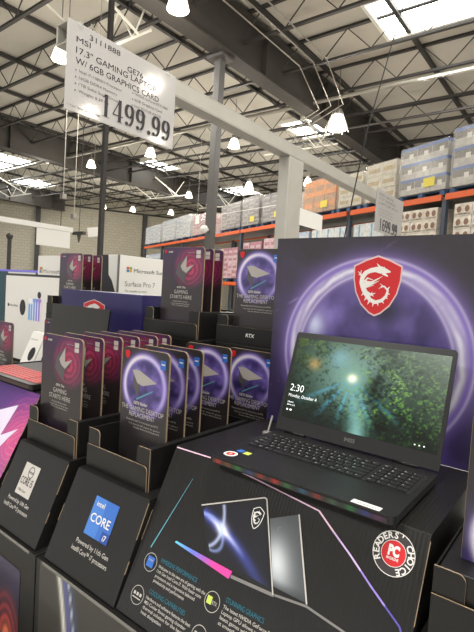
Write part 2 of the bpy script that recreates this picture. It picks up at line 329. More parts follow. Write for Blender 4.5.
for a in ((-5.43, 10.77, 6.3, 'large lamp with a wire cage right of the photo centre top', True, 1.15), (-9.13, 10.9, 6.3, 'lamp just right of the grey column under the long rail'),
          (-12.18, 15.87, 6.3, 'lamp above the grey wrapped pallets between column and post'), (-16.06, 10.33, 6.3, 'lamp on the pole side left of the big price sign corner'),
          (-21.9, 11.4, 6.3, 'lamp glowing in front of the left wall skylight'), (-12.5, 10.33, 6.3, 'lamp directly under the big price figures'),
          (-16.4, 16.4, 6.3, 'lamp left of the grey column over the rack end'), (-23.1, 18.3, 6.3, 'farthest small lamp over the rack end, left one of a pair'),
          (-21.35, 19.94, 6.3, 'farthest small lamp over the rack end, right one of a pair'), (-24.2, 16.9, 6.3, 'small lamp right beside the dark pole'),
          (-5.35, 4.57, 6.3, 'lamp cut by the top edge above the big sign'), (-8.78, 4.51, 6.3, 'lamp under the open end of the rail'),
          (-9.48, 16.4, 6.3, 'lamp half hidden behind the steel post'), (8.72, 6.43, 6.3, 'lamp behind the camera mirrored in the sign'),
          (5.9, 6.12, 6.3, 'lamp over the aisle behind the camera'), (8.7, 8.84, 6.3, 'farther lamp behind the camera'), (2.5, -4, 6.3, 'lamp above the shopper aisle')): lamp(*a)

# steel building column
t = empty('building_column', (-6.23, 6.71, 0), 'dark grey square steel column reaching up to the broad girder', 'column')
MB().box(-.085, .085, -.085, .085, 0, 6.5).build('shaft', 'column', t, bevel=.01); MB().box(-.22, .22, -.2, .2, 6.44, 6.5).build('cap_plate', 'column', t)
# round ball speaker on the column
t = empty('ball_camera', (-6.12, 6.62, 2.8), 'white ball-shaped camera on an arm at the grey column', 'camera')
MB().sph((-.1, -.12, 0), .085).build('ball', 'white', t, smooth=True); MB().tube((-.1, -.05, 0), (-.1, .05, 0), .03).build('arm', 'white', t)
# dark pole down to the floor
o = MB().box(-.03, .03, -.03, .03, 0, 7.58).build('ceiling_pole', 'dsteel'); o.location = (-5.0, 3.0, 0); tag(o, 'thin dark vertical pole below the left half of the big sign', 'pole')
for x, y, z0, z1, lb in ((-10.36, 6, 3.25, 7.69, 'pale thin drop rod left of the dark pole, ending in a small box'), (-10.08, 5.5, 3.65, 7.69, 'pale thin drop rod over the white hanging sign'), (-6.85, 4.12, 2.50, 7.69, 'thin wire just left of the dark pole, holding the small tilted card')):
    t = empty('drop_rod', (x, y, 0), lb, 'rod', 'drop rods'); w_ = 'wire' in lb
    MB().tube((0, 0, z0), (0, 0, z1), .004 if w_ else .010, 6).build('rod', 'lsteel', t)
    if not w_: MB().box(-.06, .06, -.06, .06, z0-.12, z0).build('end_box', 'lampcap', t)

# ================================================================ RACKS WITH PALLETS
def rk(s_, d_=0, z=0): return RB+rack_d*s_+rack_n*d_+Vector((0, 0, z))
t = empty('pallet_rack', RB, 'long steel pallet rack with bright orange beams behind the displays', 'rack', rz=rack_rz)
for k in range(-1, 8):
    s0 = .56+2.4*k
    for d0 in (-.05, -1.05): MB().box(s0-.04, s0+.04, d0-.04, d0+.04, 0, 3.35 if 1 else 5).build('upright', 'rackup', t)
for z in (1.7, 3.3):
    for k in range(-1, 7):
        s0 = .56+2.4*k
        for d0 in (-.0, -1.1): MB().box(s0+.041, s0+2.359, d0-.025, d0+.025, z, z+.1).build('beam', 'orange', t)
    MB().box(-1.8, 17.3, -1.05, -.05, z+.04, z+.07).build('wire_deck', 'lampcap', t)
# (the rack runs along +x of its frame; depth goes to -y there)
kinds = dict(
    silver=dict(a=(186, 182, 176), b=(108, 102, 98), c='blueband', layers=3), tan=dict(a=(204, 196, 178), b=(180, 158, 110), layers=3),
    orange=dict(a=(226, 140, 52), b=(180, 130, 84), layers=2), grey=dict(a=(160, 154, 150), b=(112, 106, 112), layers=5),
    pale=dict(a=(198, 200, 204), b=(166, 176, 190), layers=4), pink=dict(a=(196, 168, 172), b=(168, 120, 130), layers=4),
    roll=dict(a=(214, 206, 192), b=(196, 186, 168), layers=6), bluewhite=dict(a=(204, 206, 204), b=(110, 160, 190), layers=4))
for k, d in kinds.items():
    d['m1'] = mat(k+'_carton', d['a'], .6, noise=.22, nscale=13); d['m2'] = mat(k+'_carton_print', d['b'], .6, noise=.3, nscale=16)
K['rollprint'] = mat('brown_roll_print', (134, 104, 84), .6)
def load(s0, s1, z0, h, kind, lb, grp, tagy=False, deep=1.0):
    kd = kinds[kind]; w = s1-s0; t = empty('pallet_load', rk(s0, .05, z0), lb, 'pallet', grp, rz=rack_rz)
    b = MB()
    for i in range(5): b.box(0, w, -deep+i*deep/5, -deep+i*deep/5+deep*.14, .09, .115)
    for x in (0, w/2-.05, w-.1):
        for y in (-.1, -deep/2-.05, -deep): b.box(x, x+.1, y, y+.1, 0, .09)
    b.build('wooden_pallet', 'pallet', t)
    n = kd['layers']; hh = (h-.12)/n; b = MB(); cols = max(2, round(w/.36)); r_ = random.Random(s0*7+z0)
    for l in range(n):
        for c in range(cols):
            j = r_.uniform(-.008, .008)
            for dd in range(2):
                x0 = .01+c*(w-.02)/cols; x1 = x0+(w-.02)/cols-.008; y1 = -.02-dd*(deep-.04)/2+j; y0 = y1-(deep-.04)/2+.01
                mi = 1 if (kind in ('grey', 'pink', 'pale') and r_.random() < .45) or (kind == 'orange' and r_.random() < .3) else 0
                b.box(x0, x1, y0, y1, .12+l*hh, .12+(l+1)*hh-.006, mi)
                if dd == 0:
                    if kind == 'roll':
                        for q in range(2):
                            cx = x0+(x1-x0)*(.27+.46*q); cz = .12+(l+.52)*hh
                            vs = [(cx+.046*math.cos(a), y1+.003, cz+hh*.26*math.sin(a)) for a in [2*math.pi*i/10 for i in range(10)]]; b.add(vs, [tuple(range(10))], 2)
                            b.box(x0+.02, x1-.02, y1, y1+.003, .12+l*hh+.02, .12+l*hh+.05, 1)
                    elif kind == 'silver':
                        zt = .12+(l+1)*hh-.006; b.box(x0-.004, x1+.004, y0, y1+.006, zt-.05, zt+.004, 2)
                        b.box(x0+.01, x1-.01, y1, y1+.004, zt-.17, zt-.05, 1); b.box(x0+.08, x0+.17, y1, y1+.006, zt-.2, zt-.11, 3)
                    elif kind == 'bluewhite':
                        b.box((x0+x1)/2-.02, (x0+x1)/2+.02, y1, y1+.004, .12+l*hh, .12+(l+1)*hh-.02, 1)
                    else:
                        b.box(x0+.04, x1-.05, y1, y1+.004, .12+(l+.3)*hh, .12+(l+.62)*hh, 1 if mi == 0 else 0)
    b.build('carton_stack', [kd['m1'], kd['m2'], 'blueband' if kind == 'silver' else 'rollprint', 'white'], t)
    if kind != 'roll' and z0 > 3: MB().box(-.012, w+.012, -deep-.01, .02, .1, h+.012).build('stretch_wrap', 'wrap', t, bevel=.03)
    if tagy: MB().box(w*.2, w*.2+.24, .024, .028, .2, .36).build('yellow_label', 'yellow', t)
U0 = 3.4; G1 = 'pallets on the upper beams'; G2 = 'pallets below the upper beams'
for (s0, s1, h, kd, lb, ty) in ((-2.2, -.85, 1.1, 'silver', 'blue-trayed silver pallet outside the right edge of the photo', 0), (-.72, .5, 1.1, 'silver', 'stack of silver packs in blue trays cut by the right edge of the photo', 0), (.6, 1.63, 1.0, 'silver', 'wrapped silver packs with blue trays and yellow label above the second price card', 1),
                        (1.74, 2.56, .88, 'tan', 'tan wrapped pallet left of the blue-trayed silver one', 0), (2.66, 3.42, .82, 'tan', 'paler tan wrapped pallet right of the orange cartons', 0),
                        (3.5, 4.72, .9, 'orange', 'orange carton pallet right of the steel post', 1), (5.5, 6.66, .88, 'grey', 'grey wrapped pallet left of the steel post, nearest of three', 1),
                        (6.85, 7.82, .96, 'grey', 'middle one of three grey wrapped pallets', 1), (7.95, 9.25, .92, 'grey', 'grey wrapped pallet right against the dark column', 0),
                        (10.3, 11.7, .86, 'pink', 'pinkish white pallet just left of the dark column', 0), (11.9, 13.4, .98, 'pale', 'pale blue-white pallet second from the dark column', 0), (13.55, 15.0, .98, 'pale', 'pale pallet near the left end of the rack', 0), (15.3, 17.4, .92, 'pale', 'last pale pallet at the left end of the rack', 0)):
    load(s0, s1, U0, h, kd, lb, G1, ty)
for (s0, s1, h, kd, lb) in ((-.95, .4, 1.42, 'roll', 'white cartons with brown round prints at the right edge of the photo'), (.72, 1.62, 1.42, 'roll', 'white cartons with brown round prints behind the second price card'),
                         (1.74, 2.86, 1.3, 'bluewhite', 'white packs with blue stripes left of the second price card'), (3.06, 4.3, 1.3, 'bluewhite', 'white packs with blue stripes near the steel post'), (4.4, 5.26, 1.3, 'pale', 'pale packs behind the steel post'), (5.5, 6.5, 1.25, 'pink', 'pinkish packs under the nearest grey pallet'),
                         (6.6, 7.66, 1.2, 'pink', 'pinkish packs under the middle grey pallet'), (8.0, 9.3, 1.1, 'pink', 'pinkish packs low beside the dark column'), (10.3, 11.4, 1.2, 'pale', 'pale packs under the pinkish pallet'), (11.5, 12.45, 1.2, 'pale', 'pale packs under the beam, second from the column'), (12.7, 14.8, 1.2, 'pink', 'pink packs near the left rack end'), (15.1, 17.2, 1.2, 'pale', 'pale packs at the left rack end')):
    load(s0, s1, 1.8, h, kd, lb, G2)

# ================================================================ RAIL, POSTS, PRICE SIGNS
t = empty('sign_rail_frame', (-.9385, 1.45, 0), 'long pale grey square steel rail on posts carrying the price signs', 'sign frame')
b = MB(); y0, y1, zt, w, th = -1.57, 1.92, 2.407, .0385, .006
b.box(-w, w, y0, y1, zt-th, zt); b.box(-w, w, y0, y1, zt-.077, zt-.077+th); b.box(-w, -w+th, y0, y1, zt-.077+th, zt-th); b.box(w-th, w, y0, y1, zt-.077+th, zt-th)
b.box(-w+th, w-th, y0+.06, y0+.065, zt-.077+th, zt-th, 1)
b.build('rail', ['steel', 'steelin'], t, bevel=.002)
for yy in (0, 1.8): MB().box(-w, w, yy-.085, yy+.085, 0, zt-.077).build('post', 'steel', t, bevel=.004)
# serif figures drawn with a broad nib: thick uprights, thin hairlines
def nib(pl, pts, thick, thin, mi, h=.0012):
    ps = []
    for i in range(len(pts)-1):
        a = Vector(pts[i]); c = Vector(pts[i+1])
        for k in range(4): ps.append(a.lerp(c, k/4))
    ps.append(Vector(pts[-1]))
    for i in range(len(ps)-1):
        a, c = ps[i], ps[i+1]; d = c-a
        if d.length < 1e-7: continue
        wx = thick/2; wy = thin/2
        pl.poly([(a.x-wx, a.y-wy), (a.x+wx, a.y-wy), (a.x+wx, a.y+wy), (a.x-wx, a.y+wy)], h, mi)
        q = [(a.x-wx, a.y-wy), (a.x-wx, a.y+wy), (c.x-wx, c.y+wy), (c.x-wx, c.y-wy), (a.x+wx, a.y-wy), (a.x+wx, a.y+wy), (c.x+wx, c.y+wy), (c.x+wx, c.y-wy)]
        cx = sum(p[0] for p in q)/8; cy = sum(p[1] for p in q)/8
        # convex hull of the two nib rectangles
        pt = sorted(set((round(x, 6), round(y, 6)) for x, y in q))
        def half(P):
            o = []
            for p in P:
                while len(o) > 1 and (o[-1][0]-o[-2][0])*(p[1]-o[-2][1])-(o[-1][1]-o[-2][1])*(p[0]-o[-2][0]) <= 0: o.pop()
                o.append(p)
            return o[:-1]
        hull = half(pt)+half(pt[::-1])
        if len(hull) > 2: pl.poly(hull, h, mi)
def arc(cx, cy, rx, ry, a0, a1, n=14): return [(cx+rx*math.cos(R(a0+(a1-a0)*i/n)), cy+ry*math.sin(R(a0+(a1-a0)*i/n))) for i in range(n+1)]
def figure(pl, ch, u, v, H, mi=0, cond=1.0):
    Wd = .46*H*cond; T = .145*H*cond; t_ = .022*H
    sc = lambda pts: [(u+x*Wd+Wd*.1, v+y*H) for x, y in pts]
    if ch == '1':
        nib(pl, sc([(.5, .98), (.5, .02)]), T, t_, mi); nib(pl, sc([(.2, .84), (.5, .97)]), T*.2, t_*1.5, mi); nib(pl, sc([(.15, .012), (.85, .012)]), T*.1, t_, mi)
    elif ch == '4':
        nib(pl, sc([(.68, .98), (.68, .02)]), T, t_, mi); nib(pl, sc([(.64, .98), (.0, .27)]), T*.25, t_*1.3, mi); nib(pl, sc([(0, .27), (1, .27)]), t_, t_*2.2, mi); nib(pl, sc([(.4, .012), (.95, .012)]), T*.1, t_, mi)
    elif ch in '96':
        f = (lambda P: P) if ch == '9' else (lambda P: [(1-x, 1-y) for x, y in P])
        nib(pl, sc(f(arc(.48, .68, .36, .29, 0, 360, 20))), T, t_, mi); nib(pl, sc(f(arc(.36, .52, .50, .5, 25, -75, 14))), T*.75, t_, mi); pl.ell(sc(f([(.22, .09)]))[0], T*.55, T*.5, .0012, mi, 12)
    elif ch == '.': pl.ell(sc([(.3, .07)])[0], T*.6, T*.6, .0012, mi, 14); return Wd*.62
    return Wd*1.2
def price_sign(P0, w, h, price, lb, full_text, cond, tilt=0):
    t = empty('price_sign', P0, lb, 'sign', 'product price signs')
    MB().box(-.0015, .0015, 0, w, -h, 0).build('sign_card', 'sign', t, bevel=.0005)
    pl = Plane((.0016, 0, 0), (0, 1, 0), (0, 0, 1))
    X = lambda s_: s_*w; Y = lambda t_: -t_*h
    if full_text:
        pl.text('3111888', X(.17), Y(.125), .019, X(.26), 0); pl.text('MSI', X(.07), Y(.215), .019, X(.11), 0); pl.text('GE76', X(.50), Y(.255), .021, X(.15), 0)
        pl.text('17.3" GAMING LAPTOP', X(.07), Y(.34), .022, X(.72), 0); pl.text('W/ 6GB GRAPHICS CARD', X(.07), Y(.455), .022, X(.75), 0)
        for i, s_ in enumerate(('Intel i7-11800H Processor', '16GB DDR4 Memory', '1TB Solid State Drive', 'Weight: 6.39 lbs')): pl.text(s_, X(.10), Y(.54+.075*i), .0105, X((.36, .32, .33, .25)[i]), 1); pl.ell((X(.075), Y(.53+.075*i)), .003, .003, .0008, 1, 8)
        for i, s_ in enumerate(('NVIDIA GeForce RTX 3060', '6GB Graphics Card', 'Intel Wi-Fi 6E AX210', '3 year 5')): pl.text(s_, X(.58), Y(.50+.075*i), .0105, X((.34, .28, .27, .12)[i]), 1); pl.ell((X(.56), Y(.49+.075*i)), .003, .003, .0008, 1, 8)
        pl.text('1 Year Warranty by MSI', X(.02), Y(.95), .007, X(.26), 1)
        u, v, H = X(.275), Y(.92), .27*h
    else:
        for i in range(3): pl.text(('MSI GE76', '17.3" GAMING', 'LAPTOP RTX')[i], X(.08), Y(.14+.1*i), .02, X(.5+.1*i), 1)
        for i in range(3): pl.text('Intel Core i7 Processor', X(.1), Y(.46+.07*i), .01, X(.5), 1)
        u, v, H = X(.14), Y(.95), .29*h
    pl.build('lettering', ['signink', 'signgrey'], t)
    pl = Plane((.0016, 0, 0), (0, 1, 0), (0, 0, 1))
    for ch in price: u += figure(pl, ch, u, v, H, 0, cond)
    pl.build('price_figures', 'signink', t)
    if full_text:
        for yy in (.04, w-.06): MB().box(-.004, .006, yy, yy+.02, -.012, .005).build('clip', 'wrap', t)
    return t
price_sign((-.895, -.128, 2.407), .525, .31, '1499.99', 'large hanging price sign reading 1499.99 at the near end of the rail', True, 1.2)
price_sign((-.895, 2.73, 2.43), .66, .355, '1699.99', 'smaller hanging price sign reading 1699.99 above the big purple panel', False, 1.2)
o = MB().box(-.002, .002, -.03, .27, 0, .105).build('blank_sign', 'white'); o.location = (-.8975, 1.55, 1.94); tag(o, 'small white card sign at the foot of the steel post', 'sign')
# far left rail with blank sign
t = empty('far_sign_rail', (-6.85, 0, 0), 'white rail with a blank hanging sign at the left edge, far aisle', 'sign frame')
MB().box(-.04, .04, -1, 3.72, 2.36, 2.44).build('rail', 'white', t, bevel=.004); MB().box(-.03, .03, -.9, -.8, 0, 2.36).build('post', 'white', t)
MB().box(.045, .05, 3.04, 3.66, 2.07, 2.35).build('sign_card', 'white', t); MB().tube((0, 3.5, 2.44), (0, 3.5, 7.5), .006, 5).build('hanger_wire', 'cable', t)
o = MB().box(-.003, .003, 0, .26, -.17, 0).build('tilted_card', 'white'); o.location = (-6.84, 4.02, 2.49); o.rotation_euler = (.2, 0, 0); tag(o, 'small tilted white card hanging beside the dark pole', 'sign')
o = MB().box(-.002, .002, 0, .3, -.3, 0).box(-.002, .002, .14, .144, 0, 3.6).build('aisle_card', 'white'); o.location = rk(10.6, -.3, 4.1); o.rotation_euler = (0, 0, rack_rz+math.pi/2); tag(o, 'white card hanging before the pallets left of the dark column', 'sign')
# wire from roof to the display as a tether
tag(MB().tube((-.267, 1.0, 2.245), (-.36, 1.0, 1.62), .003, 6).tube((-.267, 1.0, 2.245), (-.1, 1.2, 3.4), .003, 6).build('hanging_cable', 'cable'), 'thin black cable slanting down across the orange cartons', 'cable')
tag(MB().tube(rk(4.7, -.4, 3.75), rk(9.8, -.4, 3.95), .008, 5).build('guard_wire', 'white'), 'thin white wire strung across the grey pallets', 'wire')

# ================================================================ DRAGON SHIELD
SHIELD = [(0, .5), (.25, .43), (.5, .33), (.49, .1), (.43, -.12), (.3, -.32), (.12, -.455), (0, -.5), (-.12, -.455), (-.3, -.32), (-.43, -.12), (-.49, .1), (-.5, .33), (-.25, .43)]
def dragon(pl, cx, cy, w, h, mi, hh=.0012):
    def S_(pts, ws): pl.stroke([(cx+(x-242)/373*w, cy+(320-y)/468*h) for x, y in pts], [q*1.22/373*w for q in ws], hh, mi)
    S_([(250, 200), (200, 198), (155, 222), (130, 260), (128, 300), (148, 350), (175, 395), (205, 430), (245, 445), (290, 430), (322, 395), (332, 350), (305, 322), (278, 322)], [18, 26, 28, 28, 30, 32, 28, 24, 22, 20, 16, 12, 9, 6])
    S_([(180, 210), (225, 195), (270, 198), (310, 205), (342, 212)], [24, 30, 44, 26, 8]); S_([(285, 220), (325, 245)], [22, 6]); S_([(275, 190), (250, 165), (235, 148)], [16, 9, 2]); S_([(300, 190), (290, 172)], [10, 2])
    S_([(132, 250), (112, 235), (95, 212)], [14, 8, 3]); S_([(115, 235), (118, 200)], [8, 2]); S_([(118, 240), (98, 238)], [7, 2])
    S_([(150, 300), (205, 295), (285, 245)], [26, 14, 2]); S_([(150, 320), (215, 305), (262, 280)], [20, 9, 2]); S_([(150, 295), (170, 262), (215, 275)], [16, 8, 4]); S_([(155, 335), (200, 322), (225, 315)], [12, 6, 2])
    S_([(165, 370), (205, 388), (240, 375)], [22, 14, 3]); S_([(205, 388), (230, 400)], [10, 3]); S_([(208, 388), (215, 365)], [8, 2])
    S_([(300, 322), (268, 300)], [6, 2]); S_([(295, 322), (262, 340)], [6, 2])
    for a in (((150, 380), (132, 400)), ((172, 415), (158, 438)), ((198, 440), (186, 466)), ((230, 452), (226, 480)), ((262, 448), (268, 472)), ((295, 430), (310, 452)), ((318, 402), (336, 414)), ((332, 372), (350, 380)), ((330, 340), (345, 322))): S_(a, [12, 2])
def shield(pl, cx, cy, w, h, red=0, rim=1, ink=2, draw=True, hh=0):
    pl.poly([(cx+x*w, cy+y*h) for x, y in SHIELD], .0006+hh, rim); k = .94
    pl.poly([(cx+x*w*k, cy+y*h*k) for x, y in SHIELD], .0009+hh, red)
    if draw: dragon(pl, cx, cy, w, h, ink, .0012+hh)

# ================================================================ DISPLAY BASE
o = MB().box(-1.905, 1.2, -.62, 1.1, 0, .44).build('display_table', 'wood', bevel=.01); tag(o, 'low dark display platform carrying all the cardboard stands', 'table')
def lower_box(x0, x1, lb, art=None):
    t = empty('lower_carton', ((x0+x1)/2, -.42, .44), lb, 'box', 'lower black cartons'); w = (x1-x0)/2
    MB().box(-w, w, 0, .9, 0, .345).build('carton', 'black', t, bevel=.002)
    MB().box(-w+.03, w-.03, -.0015, -.0005, .338, .3455).build('edge_tape', 'tape', t)
    if art:
        art_grid('printed_front', (-w+art[1], -.0006, art[2]), (1, 0, 0), (0, 0, 1), art[3], art[4], 50, 50, art[0], parent=t)
    return t
def art_redrings(x, y):
    c = mixc(full(x, (30, 26, 34)), (60, 50, 96), np.clip((y-.02)/.22, 0, 1)*(.6+.4*fbm(x*20, y*20)))
    dx = (x-.12)/.075; dy = (y-.0)/.13; r = np.sqrt(dx**2+dy**2)
    band = .5+.5*np.sin(r*26+4*fbm(x*12, y*12)); c = mixc(c, (190, 60, 60), np.clip(1.15-r, 0, 1)**.5*(.35+.65*band)); c = mixc(c, (240, 150, 90), gs(r, .3)*.8)
    return c
def art_arcs(x, y):
    c = full(x, (48, 46, 42)); r = np.sqrt((x+.87)**2+(y-.05)**2)
    c = mixc(c, (226, 224, 214), gs(r-1.0, .010)); c = mixc(c, (96, 100, 180), gs(r-1.022, .010)*.8); c = mixc(c, (190, 210, 230), gs(r-1.038, .004)*.9); c = mixc(c, (70, 76, 140), gs(r-1.052, .008)*.5)
    return c
lower_box(-1.9, -1.1, 'black carton under the pink swirl stand'); lower_box(-1.095, -.455, 'black carton with a glowing red ring picture at the bottom left corner', (art_redrings, .385, .06, .185, .215))
lower_box(-.45, .44, 'black carton with white and blue light streaks, centre bottom left', (art_arcs, .02, .0, .4, .344)); lower_box(.445, 1.05, 'black carton under the stand at the right edge')

# sloping cardboard riser: flat top at zt, front edge y0, slope, standing on z .785
def riser(name, x0, x1, y0, y1, zt, sl, lb, grp, zb=.787, front='black', rimy=True):
    t = empty(name, ((x0+x1)/2, y0, zb), lb, 'box', grp); w = (x1-x0)/2; H = zt-zb
    MB().prism([(0, H), (y1-y0, H), (y1-y0, 0), (-sl*H, 0)], -w, w, 0).build('body', front, t, bevel=.0025)
    V = Vector((0, sl, 1)).normalized(); L = H*math.sqrt(1+sl*sl); O = Vector((-w, -sl*H, 0))
    if rimy:
        N = Vector((1, 0, 0)).cross(V)
        for s_ in (0, 1):
            x = 2*w*s_-.0012+(.0006 if s_ else 0)
            for (a, c) in (((.40, .58),) if s_ == 0 else ((.30, .42), (.62, .97))):
                MB().sheet([(x, L*a), (x+.0012, L*a), (x+.0012, L*c), (x, L*c)], O+N*.0006, (1, 0, 0), V, .002, 0, 0).build('cut_edge', 'tan', t)
    top = Vector((-w, 0, H)); return t, Plane(top, (1, 0, 0), V), w
# --- i7 stand
t, pl, w = riser('processor_stand', -.43, -.148, -.32, .10, 1.0, .43, 'sloping black stand with the square blue chip badge', 'processor stands')
pl.rect(.108, .198, -.132, -.042, .001, 0); pl.rect(.108, .153, -.132, -.042, .0012, 1); pl.rect(.17, .198, -.132, -.108, .0014, 2)
b0 = pl.build('badge', ['intel', 'intel2', 'intel3'], t)
pl = Plane(pl.O, pl.U, pl.V); pl.text('intel', .120, -.063, .012, .030, 0, h=.0018, bold=.01); pl.text('CORE', .114, -.100, .020, .074, 0, h=.0018, bold=.012); pl.text('i7', .178, -.127, .013, .012, 0, h=.0018, bold=.012)
pl.build('badge_lettering', 'whiteprint', b0)
pl = Plane(pl.O, pl.U, pl.V); pl.text('Powered by 11th Gen', .093, -.158, .0105, .125, 0, bold=.008); pl.text('Intel® Core™ i7 processors', .085, -.177, .0105, .138, 0, bold=.008); pl.build('lettering', 'whitetext', t)
# --- i5 stand
t, pl, w = riser('processor_stand', -.735, -.475, -.32, .10, 1.0, .43, 'sloping black stand with the pale grey chip badge', 'processor stands')
pl.rect(.076, .152, -.136, -.048, .001, 0); b0 = pl.build('badge', ['whitetext'], t)
pl = Plane(pl.O, pl.U, pl.V); pl.ring((.118, -.070), .014, .016, .002, .0014, 0); pl.text('intel', .107, -.073, .008, .022, 0, h=.0016); pl.text('CORE i5', .082, -.106, .020, .062, 0, h=.0016, bold=.01); pl.text('10th Gen', .086, -.126, .007, .04, 0, h=.0016); pl.build('badge_lettering', 'dark', b0)
pl = Plane(pl.O, pl.U, pl.V); pl.text('Powered by 10th Gen', .055, -.158, .0105, .112, 0, bold=.008); pl.text('Intel® Core™ i5 processors', .046, -.177, .0105, .128, 0, bold=.008); pl.build('lettering', 'whitetext', t)
# --- other stands under the trays
riser('plain_stand', .455, .80, -.305, .2, .975, .43, 'black stand under the tray at the right edge', 'plain stands')
riser('plain_stand', -1.80, -1.40, -.2, .335, .9455, .3, 'black stand under the far left tray', 'plain stands')
riser('tall_stand', -.745, -.44, .155, .62, 1.3155, 0, 'tall black stand behind the red-swirl cards', 'tall stands', rimy=False)
riser('tall_stand', -.42, -.12, .205, .62, 1.3155, 0, 'tall black stand close behind the big purple panel', 'tall stands', rimy=False)
riser('tall_stand', -1.762, -1.47, .34, .62, 1.3155, 0, 'tall black stand left of the navy panel', 'tall stands', rimy=False)

# --- pink swirl stand (left laptop display)
t, pl, w = riser('laptop_stand', -1.385, -.795, -.228, .34, 1.114, .5, 'sloping stand with pink and purple swirl print at the left edge', 'laptop stands')
L = (1.114-.787)*math.sqrt(1.25)
def art_swirl(x, y):
    v = y-L; u = x; cx, cy = .60, -.16; n = fbm(u*9, v*9); r = np.sqrt(((u-cx)*1.0)**2+((v-cy)*1.25)**2); a = np.arctan2(v-cy, u-cx)
    band = .5+.5*np.sin(r*300+n*26+a*1.3); c = full(x, (84, 56, 122)); k = np.clip(1.35-r/.16, 0, 1)
    c = mixc(c, (216, 78, 138), k*.9); c = mixc(c, (140, 56, 140), band*.5); c = mixc(c, (246, 140, 130), (band > .8)*k*.5); c = mixc(c, (66, 46, 104), np.clip((r-.17)/.12, 0, 1)*.8)
    return c
art_grid('printed_front', pl.O-pl.V*L, (1, 0, 0), pl.V, .59, L, 150, 110, art_swirl, parent=t)
pl.poly([(.30, -.13), (.498, -.054), (.488, -.115), (.478, -.172), (.40, -.16)], .0012); pl.poly([(.40, -.215), (.47, -.168), (.562, -.122), (.53, -.160), (.505, -.200), (.45, -.235)], .0012); pl.build('white_star_print', 'lavender', t)
K['pinkgrey2'] = K['pinkgrey']

# --- big laptop display stand
t, pl, w = riser('laptop_stand', -.1435, .449, -.245, .125, 1.114, .5, 'large black sloping stand with laptop picture under the open laptop', 'laptop stands', front='corr')
O0 = pl.O.copy(); V0 = pl.V.copy()
# corrugation ridges at the top of the face
b = MB(); N0 = Vector((1, 0, 0)).cross(V0)
def newp(): return Plane(O0, (1, 0, 0), V0)
# light line
pl = newp(); LP = [(.003, -.004), (.118, -.001), (.23, -.011), (.345, -.022), (.393, -.027), (.43, -.052), (.47, -.078), (.493, -.0945), (.516, -.111), (.544, -.1295), (.572, -.148), (.585, -.17)]; LC = [0, 0, 0, 0, 0, 1, 1, 2, 2, 3, 3]
for i in range(len(LP)-1): pl.stroke(LP[i:i+2], .0026 if i < 4 else .0032, .0008, LC[i])
pl.build('printed_light_line', [mat('line_a', (226, 190, 214), .5), mat('line_b', (204, 180, 226), .5), mat('line_c', (146, 126, 206), .5), mat('line_d', (84, 76, 160), .5)], t)
pl = newp(); pl.stroke([(.081, -.057), (.034, -.224)], [.0008, .003], .0008, 0); pl.build('printed_blue_line', 'cyan', t)
# laptop picture (front)
def art_nebula(x, y):
    c = full(x, (22, 22, 30)); a = math.radians(-38); X_ = (x-.045)*math.cos(a)+(y-.068)*math.sin(a); Y_ = -(x-.045)*math.sin(a)+(y-.068)*math.cos(a)
    c = mixc(c, (70, 84, 190), gs(Y_, .015)*np.clip(1-(X_-.02)/.16, 0, 1)*(X_ > -.06)*.9); c = mixc(c, (236, 238, 255), gs(Y_, .006)*np.clip(1-abs(X_)/.07, 0, 1)); c = mixc(c, (255, 255, 255), gs(np.hypot(x-.045, y-.068), .015))
    r = np.hypot(x+.0, y-.055); c = mixc(c, (150, 170, 235), gs(r-.045, .004)*.7); r = np.hypot(x+.06, y-.12); c = mixc(c, (190, 205, 245), gs(r-.118, .0045)*.8)
    return c
# bilinear quad for the skewed pictures
def quad_art(name, q, fn, par, w_, h_, nx=60, ny=50, hh=.001):
    o = art_grid(name, (0, 0, 0), (1, 0, 0), (0, 0, 1), w_, h_, nx, ny, fn, parent=par)
    for v in o.data.vertices:
        s_, r_ = v.co.x/w_, v.co.z/h_
        u = (q[0][0]*(1-s_)+q[1][0]*s_)*(1-r_)+(q[3][0]*(1-s_)+q[2][0]*s_)*r_; vv = (q[0][1]*(1-s_)+q[1][1]*s_)*(1-r_)+(q[3][1]*(1-s_)+q[2][1]*s_)*r_
        v.co = O0+Vector((1, 0, 0))*u+V0*vv+N0*hh
    return o
pl = newp(); pl.poly([(.186, -.187), (.349, -.193), (.279, -.039), (.128, -.100)], .0006, 0); pl.stroke([(.129, -.101), (.273, -.040), (.279, -.041), (.349, -.193)], .0026, .0014, 1)
pl.stroke([(.252, -.199), (.351, -.193)], .006, .0012, 2)
lp = pl.build('printed_laptop_front', ['bezel', 'whitetext', 'grey'], t)
quad_art('printed_screen', [(.189, -.180), (.340, -.186), (.274, -.048), (.133, -.102)], art_nebula, lp, .16, .12)
def art_bar(x, y): 
    c = full(x, (96, 200, 226)); c = mixc(c, (110, 120, 220), np.clip(x*3, 0, 1)); return mixc(c, (214, 66, 156), np.clip(x*2.6-.9, 0, 1))
quad_art('printed_light_bar', [(.094, -.192), (.249, -.205), (.252, -.190), (.095, -.188)], art_bar, lp, 1, .1, 30, 2)
pl = newp(); pts = [(.270+x*.026, -.081+y*.042) for x, y in SHIELD]; pl.stroke(pts+[pts[0]], .0016, .0016, 0); dragon(pl, .270, -.081, .028, .040, 0, .0016); pl.build('printed_emblem', 'whiteprint', lp)
